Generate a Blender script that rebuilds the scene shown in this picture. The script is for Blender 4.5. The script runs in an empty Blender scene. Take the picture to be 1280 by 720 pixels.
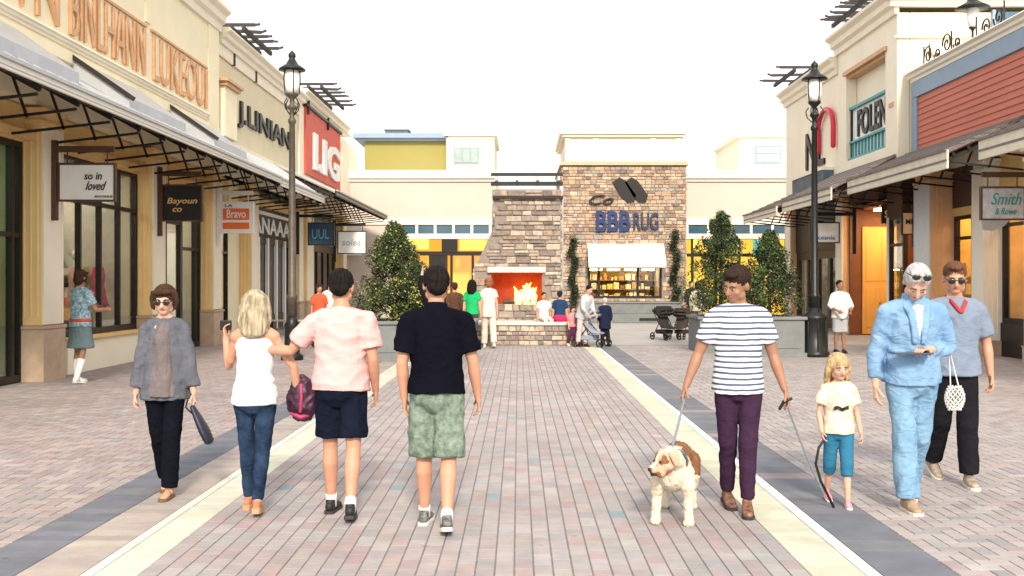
import bpy, math, random
import numpy as np
from mathutils import Vector, Matrix, noise

random.seed(7)
RNG = np.random.default_rng(7)
scene = bpy.context.scene
COL = scene.collection
R = math.radians
F = 1280.0; EYE = 1.68

def at(px, Y, py=None):
    """real position on depth Y seen at photograph pixel"""
    x = (px - 648.0) * Y / F
    if py is None: return x
    return x, EYE + (352.0 - py) * Y / F

# ------------------------------------------------------------------ materials
def mat(name, color, rough=0.7, metal=0.0, spec=0.4, var=0.0, vscale=3.0, bump=0.0, bscale=40.0,
        emit=None, estr=0.0, color2=None, detail=6.0, coat=0.0, stretch=None):
    m = bpy.data.materials.new(name); m.use_nodes = True
    nt = m.node_tree; b = nt.nodes['Principled BSDF']
    c = (color[0], color[1], color[2], 1)
    b.inputs['Base Color'].default_value = c
    b.inputs['Roughness'].default_value = rough
    b.inputs['Metallic'].default_value = metal
    b.inputs['Specular IOR Level'].default_value = spec
    if coat: b.inputs['Coat Weight'].default_value = coat
    tc = nt.nodes.new('ShaderNodeTexCoord'); src = tc.outputs['Object']
    if stretch:
        mp = nt.nodes.new('ShaderNodeMapping'); mp.inputs['Scale'].default_value = stretch
        nt.links.new(src, mp.inputs['Vector']); src = mp.outputs['Vector']
    if var > 0 or color2:
        n = nt.nodes.new('ShaderNodeTexNoise'); n.inputs['Scale'].default_value = vscale
        n.inputs['Detail'].default_value = detail; n.inputs['Roughness'].default_value = 0.62
        nt.links.new(src, n.inputs['Vector'])
        r = nt.nodes.new('ShaderNodeValToRGB')
        r.color_ramp.elements[0].position = 0.32; r.color_ramp.elements[1].position = 0.68
        c2 = color2 if color2 else color
        r.color_ramp.elements[0].color = (color[0]*(1-var), color[1]*(1-var), color[2]*(1-var), 1)
        r.color_ramp.elements[1].color = (min(1, c2[0]*(1+var*.6)), min(1, c2[1]*(1+var*.6)), min(1, c2[2]*(1+var*.6)), 1)
        nt.links.new(n.outputs['Fac'], r.inputs['Fac']); nt.links.new(r.outputs['Color'], b.inputs['Base Color'])
    if bump > 0:
        n2 = nt.nodes.new('ShaderNodeTexNoise'); n2.inputs['Scale'].default_value = bscale
        n2.inputs['Detail'].default_value = 5
        nt.links.new(src, n2.inputs['Vector'])
        bp = nt.nodes.new('ShaderNodeBump'); bp.inputs['Strength'].default_value = bump
        bp.inputs['Distance'].default_value = 0.01
        nt.links.new(n2.outputs['Fac'], bp.inputs['Height']); nt.links.new(bp.outputs['Normal'], b.inputs['Normal'])
    if emit:
        b.inputs['Emission Color'].default_value = (emit[0], emit[1], emit[2], 1)
        b.inputs['Emission Strength'].default_value = estr
    return m

def attr_mat(name, rough=0.8, bump=0.4, bscale=30, spec=0.3, var=0.15, vscale=12, spots=1.0):
    """colour comes from the per-stone attribute 'col', broken up with noise"""
    m = mat(name, (.5, .5, .5), rough=rough, bump=bump, bscale=bscale, spec=spec)
    nt = m.node_tree; b = nt.nodes['Principled BSDF']
    a = nt.nodes.new('ShaderNodeAttribute'); a.attribute_name = 'col'
    tc = nt.nodes.new('ShaderNodeTexCoord')
    n = nt.nodes.new('ShaderNodeTexNoise'); n.inputs['Scale'].default_value = vscale; n.inputs['Detail'].default_value = 6
    nt.links.new(tc.outputs['Object'], n.inputs['Vector'])
    mr = nt.nodes.new('ShaderNodeMapRange'); mr.inputs['From Min'].default_value = .3; mr.inputs['From Max'].default_value = .7
    mr.inputs['To Min'].default_value = 1-var; mr.inputs['To Max'].default_value = 1+var
    nt.links.new(n.outputs['Fac'], mr.inputs['Value'])
    mx = nt.nodes.new('ShaderNodeVectorMath'); mx.operation = 'SCALE'
    nt.links.new(a.outputs['Color'], mx.inputs[0]); n3 = nt.nodes.new('ShaderNodeTexNoise'); n3.inputs['Scale'].default_value = .55; n3.inputs['Detail'].default_value = 8; n3.inputs['Roughness'].default_value = .65
    nt.links.new(tc.outputs['Object'], n3.inputs['Vector'])
    m3 = nt.nodes.new('ShaderNodeMapRange'); m3.inputs['From Min'].default_value = .35; m3.inputs['From Max'].default_value = .65; m3.inputs['To Min'].default_value = .88; m3.inputs['To Max'].default_value = 1.08
    nt.links.new(n3.outputs['Fac'], m3.inputs['Value'])
    # small dark spots: gum, drips, scuffs
    n4 = nt.nodes.new('ShaderNodeTexVoronoi'); n4.inputs['Scale'].default_value = 2.3; n4.inputs['Randomness'].default_value = 1
    nt.links.new(tc.outputs['Object'], n4.inputs['Vector'])
    m4 = nt.nodes.new('ShaderNodeMapRange'); m4.inputs['From Min'].default_value = .03; m4.inputs['From Max'].default_value = .07; m4.inputs['To Min'].default_value = spots; m4.inputs['To Max'].default_value = 1
    nt.links.new(n4.outputs['Distance'], m4.inputs['Value'])
    k1 = nt.nodes.new('ShaderNodeMath'); k1.operation = 'MULTIPLY'; nt.links.new(mr.outputs['Result'], k1.inputs[0]); nt.links.new(m3.outputs['Result'], k1.inputs[1])
    k2 = nt.nodes.new('ShaderNodeMath'); k2.operation = 'MULTIPLY'; nt.links.new(k1.outputs[0], k2.inputs[0]); nt.links.new(m4.outputs['Result'], k2.inputs[1])
    nt.links.new(k2.outputs[0], mx.inputs['Scale'])
    nt.links.new(mx.outputs['Vector'], b.inputs['Base Color'])
    return m

def glass_mat(name, tint=(.75, .85, .85), refl=0.16):
    m = bpy.data.materials.new(name); m.use_nodes = True
    nt = m.node_tree; nt.nodes.clear()
    o = nt.nodes.new('ShaderNodeOutputMaterial'); mix = nt.nodes.new('ShaderNodeMixShader')
    t = nt.nodes.new('ShaderNodeBsdfTransparent'); t.inputs['Color'].default_value = (*tint, 1)
    g = nt.nodes.new('ShaderNodeBsdfGlossy'); g.inputs['Roughness'].default_value = 0.02
    g.inputs['Color'].default_value = (.9, .95, 1, 1)
    lw = nt.nodes.new('ShaderNodeLayerWeight'); lw.inputs['Blend'].default_value = .5
    pw = nt.nodes.new('ShaderNodeMath'); pw.operation = 'POWER'; pw.inputs[1].default_value = 4.5
    nt.links.new(lw.outputs['Facing'], pw.inputs[0])
    ad = nt.nodes.new('ShaderNodeMath'); ad.operation = 'MULTIPLY_ADD'; ad.use_clamp = True; ad.inputs[1].default_value = .8; ad.inputs[2].default_value = refl * .25
    nt.links.new(pw.outputs[0], ad.inputs[0]); nt.links.new(ad.outputs[0], mix.inputs['Fac'])
    nt.links.new(t.outputs[0], mix.inputs[1]); nt.links.new(g.outputs[0], mix.inputs[2])
    nt.links.new(mix.outputs[0], o.inputs['Surface'])
    return m

# ------------------------------------------------------------------ mesh builder
WL = {}      # world location of each object at build time

class MB:
    def __init__(s): s.v = []; s.f = []; s.mi = []; s.sm = []; s.c = []
    def add(s, vs, fs, mi=0, smooth=False, col=None):
        b = len(s.v); s.v += [tuple(v) for v in vs]
        for f in fs:
            s.f.append(tuple(i + b for i in f)); s.mi.append(mi); s.sm.append(smooth); s.c.append(col or (1, 1, 1))
    def box(s, x0, x1, y0, y1, z0, z1, mi=0, col=None, bev=0.0):
        if x0 > x1: x0, x1 = x1, x0
        if y0 > y1: y0, y1 = y1, y0
        if z0 > z1: z0, z1 = z1, z0
        s.add([(x0,y0,z0),(x1,y0,z0),(x1,y1,z0),(x0,y1,z0),(x0,y0,z1),(x1,y0,z1),(x1,y1,z1),(x0,y1,z1)],
              [(0,3,2,1),(4,5,6,7),(0,1,5,4),(1,2,6,5),(2,3,7,6),(3,0,4,7)], mi, False, col)
    def prism(s, poly, axis, a0, a1, mi=0, col=None):
        """poly: 2D points; axis 'y' -> (x,z) extruded in y; 'x' -> (y,z); 'z' -> (x,y)"""
        n = len(poly)
        def P(p, a):
            return {'y': (p[0], a, p[1]), 'x': (a, p[0], p[1]), 'z': (p[0], p[1], a)}[axis]
        vs = [P(p, a0) for p in poly] + [P(p, a1) for p in poly]
        fs = [tuple(range(n)), tuple(range(2*n-1, n-1, -1))] + [(i, i+n, (i+1) % n + n, (i+1) % n) for i in range(n)]
        s.add(vs, fs, mi, False, col)
    def beam(s, a, b, w, h, mi=0, col=None):
        a = Vector(a); b = Vector(b); d = (b - a).normalized()
        up = Vector((0, 0, 1)) if abs(d.z) < .95 else Vector((0, 1, 0))
        u = d.cross(up).normalized() * w / 2; v = u.cross(d).normalized() * h / 2
        s.add([a-u-v, a+u-v, a+u+v, a-u+v, b-u-v, b+u-v, b+u+v, b-u+v],
              [(0,3,2,1),(4,5,6,7),(0,1,5,4),(1,2,6,5),(2,3,7,6),(3,0,4,7)], mi, False, col)
    def tube(s, pts, rad, n=12, cap='round', mi=0, ref=(0, 1, 0), col=None, smooth=True):
        pts = [Vector(p) for p in pts]; rad = [r if isinstance(r, tuple) else (r, r) for r in rad]
        ta = []
        for i in range(len(pts)):
            t = pts[min(i+1, len(pts)-1)] - pts[max(i-1, 0)]
            ta.append(t.normalized() if t.length > 1e-9 else Vector((0, 0, 1)))
        P = []; T = []; Q = []
        if cap == 'round':
            for k in (80, 50, 22):
                e = math.sin(R(k)); c = math.cos(R(k)); r0 = rad[0]
                P.append(pts[0] - ta[0]*min(r0)*e); T.append(ta[0]); Q.append((r0[0]*c, r0[1]*c))
        P += pts; T += ta; Q += rad
        if cap == 'round':
            for k in (22, 50, 80):
                e = math.sin(R(k)); c = math.cos(R(k)); r0 = rad[-1]
                P.append(pts[-1] + ta[-1]*min(r0)*e); T.append(ta[-1]); Q.append((r0[0]*c, r0[1]*c))
        vs = []; rf = Vector(ref); pu = None
        for p, t, q in zip(P, T, Q):
            rr = rf if abs(t.dot(rf)) < .9 else Vector((0, 0, 1))
            u = t.cross(rr).normalized()
            if pu is not None and u.dot(pu) < 0 and abs(t.dot(rf)) >= .9: u = -u
            pu = u; w = t.cross(u).normalized()
            for k in range(n):
                a = 2*math.pi*k/n
                vs.append(p + u*(q[0]*math.cos(a)) + w*(q[1]*math.sin(a)))
        fs = []
        for i in range(len(P)-1):
            for k in range(n):
                k2 = (k+1) % n
                fs.append((i*n+k, i*n+k2, (i+1)*n+k2, (i+1)*n+k))
        s.add(vs, fs, mi, smooth, col)
        b = len(s.v) - len(vs); L = len(P)
        s.f.append(tuple(b + k for k in range(n-1, -1, -1))); s.f.append(tuple(b + (L-1)*n + k for k in range(n)))
        s.mi += [mi, mi]; s.sm += [False, False]; s.c += [col or (1, 1, 1)]*2
    def ball(s, c, r, nu=16, nv=10, mi=0, M=None, col=None):
        if not isinstance(r, tuple): r = (r, r, r)
        vs = []; c = Vector(c)
        for j in range(nv+1):
            th = math.pi*j/nv
            for i in range(nu):
                ph = 2*math.pi*i/nu
                v = Vector((r[0]*math.sin(th)*math.cos(ph), r[1]*math.sin(th)*math.sin(ph), r[2]*math.cos(th)))
                if M: v = M @ v
                vs.append(c + v)
        fs = []
        for j in range(nv):
            for i in range(nu):
                i2 = (i+1) % nu
                fs.append((j*nu+i, (j+1)*nu+i, (j+1)*nu+i2, j*nu+i2))
        s.add(vs, fs, mi, True, col)
    def lathe(s, cx, cy, prof, n=20, mi=0, smooth=True):
        vs = []
        for r, z in prof:
            for k in range(n):
                a = 2*math.pi*k/n; vs.append((cx + r*math.cos(a), cy + r*math.sin(a), z))
        fs = []
        for i in range(len(prof)-1):
            for k in range(n):
                k2 = (k+1) % n; fs.append((i*n+k, i*n+k2, (i+1)*n+k2, (i+1)*n+k))
        fs.append(tuple(range(n-1, -1, -1))); fs.append(tuple((len(prof)-1)*n + k for k in range(n)))
        s.add(vs, fs, mi, smooth)
    def mesh(s, me, M, mi=0, col=None):
        s.add([M @ v.co for v in me.vertices], [tuple(p.vertices) for p in me.polygons], mi, False, col)
    def xform(s, M, start=0):
        for i in range(start, len(s.v)): s.v[i] = tuple(M @ Vector(s.v[i]))
    def build(s, name, mats, parent=None, bevel=0.0, useattr=False, origin=None):
        if not isinstance(mats, (list, tuple)): mats = [mats]
        me = bpy.data.meshes.new(name)
        V = np.array(s.v, dtype=float)
        c = (V.min(0) + V.max(0)) / 2; c[2] = V[:, 2].min()
        if origin is not None: c = np.array(origin, dtype=float)
        V = V - c
        me.from_pydata([tuple(x) for x in V], [], s.f)
        for m in mats: me.materials.append(m)
        me.polygons.foreach_set('material_index', s.mi); me.polygons.foreach_set('use_smooth', s.sm)
        if useattr:
            a = me.attributes.new('col', 'FLOAT_COLOR', 'FACE')
            a.data.foreach_set('color', np.array([(q[0], q[1], q[2], 1) for q in s.c], dtype=np.float32).ravel())
        me.update()
        o = bpy.data.objects.new(name, me); COL.objects.link(o)
        pl = WL.get(parent, Vector((0, 0, 0))) if parent else Vector((0, 0, 0))
        w = Vector(tuple(c)); o.parent = parent; o.location = w - pl; WL[o] = w
        if bevel > 0:
            b = o.modifiers.new('Bevel', 'BEVEL'); b.width = bevel; b.segments = 2; b.limit_method = 'ANGLE'; b.angle_limit = R(40)
            b.harden_normals = False
        return o

def thing(name, label, cat, loc=(0, 0, 0), group=None):
    o = bpy.data.objects.new(name, None); COL.objects.link(o); o.location = loc
    o.empty_display_size = .2
    WL[o] = Vector(loc); o['label'] = label; o['category'] = cat
    if group: o['group'] = group
    return o
def tag(o, label, cat, group=None):
    o['label'] = label; o['category'] = cat
    if group: o['group'] = group
    return o
def struct(o, kind='structure'): o['kind'] = kind; return o

_fc = {}
def text_mesh(s, w, h, ext=0.02, bold=0.0, shear=0.0, key=None):
    """letters as real solids fitted into w x h, origin bottom-left, normal +z"""
    k = (s, ext, bold, shear)
    cu = bpy.data.curves.new('t', 'FONT'); cu.body = s; cu.size = 1.0; cu.extrude = 0.5; cu.offset = bold; cu.shear = shear
    cu.resolution_u = 3
    o = bpy.data.objects.new('t', cu); COL.objects.link(o)
    dg = bpy.context.evaluated_depsgraph_get(); me = bpy.data.meshes.new_from_object(o.evaluated_get(dg))
    bpy.data.objects.remove(o)
    V = np.array([v.co[:] for v in me.vertices]); mn = V.min(0); mx = V.max(0)
    sc = (w/(mx[0]-mn[0]), h/(mx[1]-mn[1]), ext/(mx[2]-mn[2]))
    V = (V - mn) * sc
    me.vertices.foreach_set('co', V.ravel()); me.update()
    return me
def wallM(side, x, y, z):
    """matrix putting text on a wall: 'L' faces +x, 'R' faces -x, 'C' faces the camera (-y); x,y,z = lower left as read"""
    if side == 'L': c = ((0,1,0),(0,0,1),(1,0,0))
    elif side == 'R': c = ((0,-1,0),(0,0,1),(-1,0,0))
    else: c = ((1,0,0),(0,0,1),(0,-1,0))
    m = Matrix(((c[0][0],c[1][0],c[2][0],x),(c[0][1],c[1][1],c[2][1],y),(c[0][2],c[1][2],c[2][2],z),(0,0,0,1)))
    return m
def lettering(name, s, w, h, side, x, y, z, m, parent, ext=.03, bold=0.0, shear=0.0):
    mb = MB(); mb.mesh(text_mesh(s, w, h, ext, bold, shear), wallM(side, x, y, z))
    return mb.build(name, m, parent)

def copy_tree(o, parent=None):
    c = o.copy(); COL.objects.link(c)
    if parent is not None: c.parent = parent
    for ch in list(o.children): copy_tree(ch, c)
    return c

def voxel(mb, vs, smooth=3, fac=.5):
    """union of the overlapping solids in mb as one continuous surface"""
    me = bpy.data.meshes.new('v'); me.from_pydata(mb.v, [], mb.f); me.update()
    o = bpy.data.objects.new('v', me); COL.objects.link(o)
    m = o.modifiers.new('r', 'REMESH'); m.mode = 'VOXEL'; m.voxel_size = vs; m.adaptivity = 0
    if smooth:
        m2 = o.modifiers.new('s', 'SMOOTH'); m2.factor = fac; m2.iterations = smooth
    dg = bpy.context.evaluated_depsgraph_get()
    r = bpy.data.meshes.new_from_object(o.evaluated_get(dg))
    bpy.data.objects.remove(o); bpy.data.meshes.remove(me)
    return r
# ------------------------------------------------------------------ palette
M_cream   = mat('cream_stucco', (.87, .78, .55), .85, var=.07, vscale=.9, bump=.25, bscale=60)
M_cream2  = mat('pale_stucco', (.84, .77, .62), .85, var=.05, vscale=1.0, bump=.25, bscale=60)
M_beige   = mat('beige_stucco', (.70, .62, .42), .85, var=.06, vscale=1.0, bump=.25, bscale=60)
M_canopyb = mat('canopy_fascia_board', (.66, .61, .50), .7, var=.12, vscale=3, bump=.2)
M_white   = mat('white_trim', (.83, .79, .69), .6, var=.03, vscale=2, bump=.05)
M_ochre   = mat('ochre_paint', (.74, .50, .20), .7, var=.08, vscale=2.5, bump=.15, bscale=50)
M_column_warmlit  = mat('warm_lit_column_tint', (.82, .58, .27), .7, var=.06, vscale=2.5, bump=.15, bscale=50)  # warm light on the columns is put into this colour
M_plinth  = mat('plinth_stone', (.50, .37, .27), .8, var=.15, vscale=4, bump=.35, bscale=45)
M_dark    = mat('dark_bronze_metal', (.028, .024, .022), .42, metal=.5, var=.15, vscale=6)
M_black   = mat('black_iron', (.018, .02, .02), .4, metal=.3, var=.2, vscale=8, bump=.1, bscale=80)
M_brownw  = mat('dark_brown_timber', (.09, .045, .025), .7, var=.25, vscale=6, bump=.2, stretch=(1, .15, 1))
M_soffit  = mat('soffit_boards', (.68, .58, .42), .75, var=.2, vscale=5, bump=.2)
M_seam    = mat('grey_metal_roof', (.42, .44, .47), .4, metal=.4, var=.1, vscale=3)
M_shingle = mat('brown_shingles', (.20, .17, .16), .85, var=.35, vscale=16, bump=.6, bscale=25)
M_red     = mat('red_sign_board', (.62, .09, .05), .6, var=.06, vscale=2)
M_redwood = mat('red_lap_siding', (.50, .15, .10), .7, var=.1, vscale=5, bump=.2, stretch=(1, .1, 1))
M_bluegrey= mat('blue_grey_fascia', (.25, .33, .44), .6, var=.06, vscale=3)
M_wallfar = mat('far_beige_stucco', (.56, .49, .44), .85, var=.03, vscale=.8, bump=.15)
M_olive   = mat('olive_green_stucco', (.30, .265, .085), .85, var=.04, vscale=.8, bump=.15)
M_copper  = mat('copper_letters', (.58, .33, .17), .5, metal=.2, var=.15, vscale=8)
M_blackp  = mat('black_sign_paint', (.015, .013, .013), .45, spec=.3, var=.2, vscale=5)
M_whitep  = mat('white_sign_paint', (.80, .80, .78), .5, var=.05, vscale=4)
M_gold    = mat('gold_letters', (.72, .50, .22), .4, metal=.5)
M_orangep = mat('orange_sign_paint', (.75, .15, .03), .5, var=.1, vscale=5)
M_bluep   = mat('blue_sign_paint', (.008, .028, .13), .4, var=.15, vscale=9)
M_teal    = mat('teal_sign_paint', (.06, .30, .32), .5)
M_glass   = glass_mat('window_glass', (.90, .93, .91), .16)
M_glassg  = glass_mat('green_window_glass', (.62, .80, .66), .5)
M_farglass= mat('far_glass', (.05, .12, .18), .08, spec=.8, var=.3, vscale=1.2)
M_concrete= mat('planter_concrete', (.19, .205, .21), .85, var=.15, vscale=3, bump=.4, bscale=30)
M_curb    = mat('pale_stone_cap', (.62, .58, .53), .8, var=.12, vscale=5, bump=.25)
M_stone   = attr_mat('rubble_stone', .9, .8, 18, .2, .25, 9)
M_goods   = attr_mat('shop_goods', .7, .1, 20, .3, .2, 20)
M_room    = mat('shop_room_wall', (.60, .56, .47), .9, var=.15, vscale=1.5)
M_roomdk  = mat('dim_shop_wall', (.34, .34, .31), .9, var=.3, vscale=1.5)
M_roomgold= mat('gold_shop_wall', (.78, .48, .12), .85, var=.3, vscale=2)
M_lampwarm= mat('warm_lamp', (1, .8, .5), .5, emit=(1, .74, .42), estr=15)
M_lampsoft= mat('soft_lamp', (1, .9, .8), .5, emit=(1, .88, .72), estr=8)
M_lit_or  = mat('lit_orange_panel', (.9, .45, .08), .6, emit=(1, .42, .05), estr=.55, var=.2, vscale=2)
M_lit_ye  = mat('lit_yellow_panel', (.9, .6, .08), .6, emit=(1, .62, .08), estr=.5, var=.2, vscale=2)
M_flame   = mat('flame', (1, .6, .1), .5, emit=(1, .50, .06), estr=6)
M_firelit   = mat('firelit_glow_brick', (.16, .03, .015), .9, emit=(1, .06, .01), estr=.14, var=.3, vscale=6)  # brick given a faint red glow that stands in for firelight
M_lanternglass = mat('lantern_glass', (.85, .85, .82), .25, spec=.6, var=.08, vscale=6)
M_darkglass = mat('dark_shop_glass', (.018,.02,.024), .12, spec=.5, var=.3, vscale=1.5)
M_orangedoor = mat('orange_wood_door', (.82, .44, .11), .55, var=.12, vscale=4, stretch=(1, 1, .2))
M_reddark = mat('brown_door_reveal', (.22, .075, .03), .6, var=.15, vscale=4)

# ------------------------------------------------------------------ paving
PAVE = attr_mat('clay_pavers', .75, .35, 60, .35, .10, 5, .72)
M_joint = mat('paver_joint_sand', (.20, .19, .20), .95, var=.2, vscale=9, bump=.4)
M_ground = mat('pale_concrete_paving', (.36, .345, .34), .9, var=.12, vscale=1.3, bump=.3)
# slow tonal drift and the odd dirty patch over the whole pavement
def pave_build(name, quads, cols, z0=.000, z1=.006):
    """quads: (n,4,2) array of brick outlines"""
    q = np.array(quads); n = len(q); ctr = q.mean(1, keepdims=True)
    cols = np.array(cols)*np.array([.88, .90, .935])
    ins = ctr + (q - ctr) * (1 - .0025/np.maximum(.03, np.abs(q-ctr).max((1, 2), keepdims=True)))
    V = np.zeros((n, 8, 3)); V[:, :4, :2] = q; V[:, :4, 2] = z0
    V[:, 4:, :2] = ins
    V[:, 4:, 2] = z1 + RNG.uniform(-.0004, .0004, (n, 1)) + RNG.uniform(-.0002, .0002, (n, 4))
    f = np.array([(4,5,6,7),(0,1,5,4),(1,2,6,5),(2,3,7,6),(3,0,4,7)])
    Fa = (f[None] + (np.arange(n)*8)[:, None, None]).reshape(-1, 4)
    me = bpy.data.meshes.new(name)
    me.vertices.add(n*8); me.vertices.foreach_set('co', V.reshape(-1))
    me.loops.add(len(Fa)*4); me.loops.foreach_set('vertex_index', Fa.reshape(-1).astype(np.int32))
    me.polygons.add(len(Fa)); me.polygons.foreach_set('loop_start', (np.arange(len(Fa))*4).astype(np.int32))
    me.update(calc_edges=True); me.validate(); me.shade_flat()
    C = np.ones((n, 5, 4), dtype=np.float32); C[:, :, :3] = np.array(cols)[:, None, :]
    a = me.attributes.new('col', 'FLOAT_COLOR', 'FACE'); a.data.foreach_set('color', C.reshape(-1))
    me.materials.append(PAVE)
    o = bpy.data.objects.new(name, me); COL.objects.link(o); struct(o)
    return o

def cols_from(palette, weights, n, jit=.08):
    p = np.array(palette); idx = RNG.choice(len(p), n, p=np.array(weights)/sum(weights))
    return np.clip(p[idx] * RNG.uniform(1-jit*.7, 1+jit*.7, (n, 1)) * RNG.uniform(.97, 1.03, (n, 3)), 0, 1)

def big_ground():
    mb = MB(); mb.box(-400, 400, -30, 900, -.3, -.004)
    o = mb.build('ground', M_ground); struct(o)
    mb = MB(); mb.box(-14, 16, 2, 27.2, -.2, 0.0); struct(mb.build('paver_bed', M_joint))
big_ground()

YE = 26.9
XL, XR = -2.47, 2.03     # white lines
def strips():
    # centre walk : bricks with their long side along the walk
    W, L = .112, .215; q = []
    x = XL + .25 + .04; k = 0
    xs = []
    xe = XR - .36
    n = int(round((xe - (XL+.30)) / W)); W2 = (xe-(XL+.30))/n
    for i in range(n):
        x0 = XL + .30 + i*W2; off = (i % 2)*L/2 + RNG.uniform(-.012, .012)
        y = 2.2 + off - L
        while y < YE:
            y1 = min(y + L, YE)
            if y1 - y > .05: q.append([(x0+.0045, y+.0022), (x0+W2-.0045, y+.0022), (x0+W2-.0045, y1-.0022), (x0+.0045, y1-.0022)])
            y += L
    cols = cols_from([(.37,.315,.30),(.385,.33,.32),(.36,.33,.325),(.40,.355,.34),(.335,.31,.31),(.385,.30,.285),(.25,.31,.34)], [4,4,4,3,1.6,2.4,.12], len(q))
    pave_build('centre_walk_pavers', q, cols)
    def cross(x0, x1, ln, name, pal, w, gap=.0035, nx=1):
        q = []; y = 2.2; dx = (x1-x0)/nx
        while y < YE:
            for i in range(nx):
                q.append([(x0+i*dx+gap, y+gap/2), (x0+(i+1)*dx-gap, y+gap/2), (x0+(i+1)*dx-gap, min(y+ln, YE)-gap/2), (x0+i*dx+gap, min(y+ln, YE)-gap/2)])
            y += ln
        pave_build(name, q, cols_from(pal, w, len(q), .06))
    cross(XR-.36, XR-.045, .24, 'yellow_band_pavers', [(.59,.57,.44),(.61,.59,.47),(.57,.54,.42)], [1,1,1])
    cross(XR-.045, XR+.045, .60, 'white_edge_stones', [(.76,.75,.71)], [1])
    cross(XR+.045, XR+.49, .26, 'dark_band_pavers', [(.150,.158,.185),(.175,.18,.20),(.30,.25,.24)], [4,3,.7], nx=1)
    cross(XL+.045, XL+.30, .24, 'yellow_band_pavers', [(.61,.59,.47),(.63,.61,.50),(.59,.56,.45)], [1,1,1])
    cross(XL-.03, XL+.045, .60, 'white_edge_stones', [(.68,.66,.58)], [1])
    cross(XL-.40, XL-.03, .13, 'tan_band_pavers', [(.39,.33,.295),(.42,.36,.32),(.34,.285,.265)], [1,1,.6])
    cross(XL-.78, XL-.40, .13, 'dark_band_pavers', [(.150,.155,.185),(.17,.175,.205),(.19,.185,.20)], [4,3,1])
strips()

def herring(name, xa, xb, ya, yb, pal, w):
    a = .105; b = .21; g = .004; q = []
    # herringbone: two bricks per cell on the lattice (a,a) , (2a... )
    nx = int((xb-xa)/a)+6; ny = int((yb-ya)/a)+6
    for i in range(-2, nx):
        for j in range(-2, ny):
            m = (i - j) % 4
            if m == 0: r = (i*a, j*a, i*a+b, j*a+a)
            elif m == 2 : r = None
            elif m == 3: r = (i*a, j*a, i*a+a, j*a+b)
            else: r = None
            if r is None: continue
            x0, y0, x1, y1 = xa+r[0], ya+r[1], xa+r[2], ya+r[3]
            x0 = max(x0, xa); x1 = min(x1, xb); y0 = max(y0, ya); y1 = min(y1, yb)
            if x1-x0 < .03 or y1-y0 < .03: continue
            q.append([(x0+g, y0+g), (x1-g, y0+g), (x1-g, y1-g), (x0+g, y1-g)])
    pave_build(name, q, cols_from(pal, w, len(q)))
herring('left_plaza_pavers', -8.6, XL-.78, 5.0, YE, [(.35,.27,.255),(.375,.305,.285),(.335,.29,.28),(.40,.34,.32),(.30,.27,.27)], [4,4,3,2.5,1.2])
herring('right_plaza_pavers', XR+.49, 10.95, 5.0, YE, [(.36,.305,.29),(.385,.335,.32),(.345,.315,.31),(.41,.365,.35),(.31,.29,.29)], [4,4,4,2.5,1.3])
# ------------------------------------------------------------------ shop fronts
def glazing(name, parent, xg, y0, y1, z0, z1, mulls=(), transom=None, fm=None, gm=None, fw=.07, bottom=.12):
    """framed shop window in a plane x = xg; returns the frame"""
    fm = fm or M_dark; gm = gm or M_glass
    d = .06; mb = MB()
    mb.box(xg-d, xg+d, y0, y0+fw, z0, z1); mb.box(xg-d, xg+d, y1-fw, y1, z0, z1)
    mb.box(xg-d+.003, xg+d-.003, y0+fw, y1-fw, z0, z0+bottom); mb.box(xg-d+.003, xg+d-.003, y0+fw, y1-fw, z1-fw, z1)
    for y in mulls: mb.box(xg-d+.005, xg+d-.005, y-fw*.45, y+fw*.45, z0+bottom, z1-fw)
    if transom: mb.box(xg-d+.008, xg+d-.008, y0+fw, y1-fw, transom-.04, transom+.04)
    fr = mb.build(name, fm, parent)
    g = MB(); g.box(xg-.006, xg+.006, y0+fw*.6, y1-fw*.6, z0+bottom*.6, z1-fw*.6)
    g.build('pane', gm, fr)
    return fr

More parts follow.
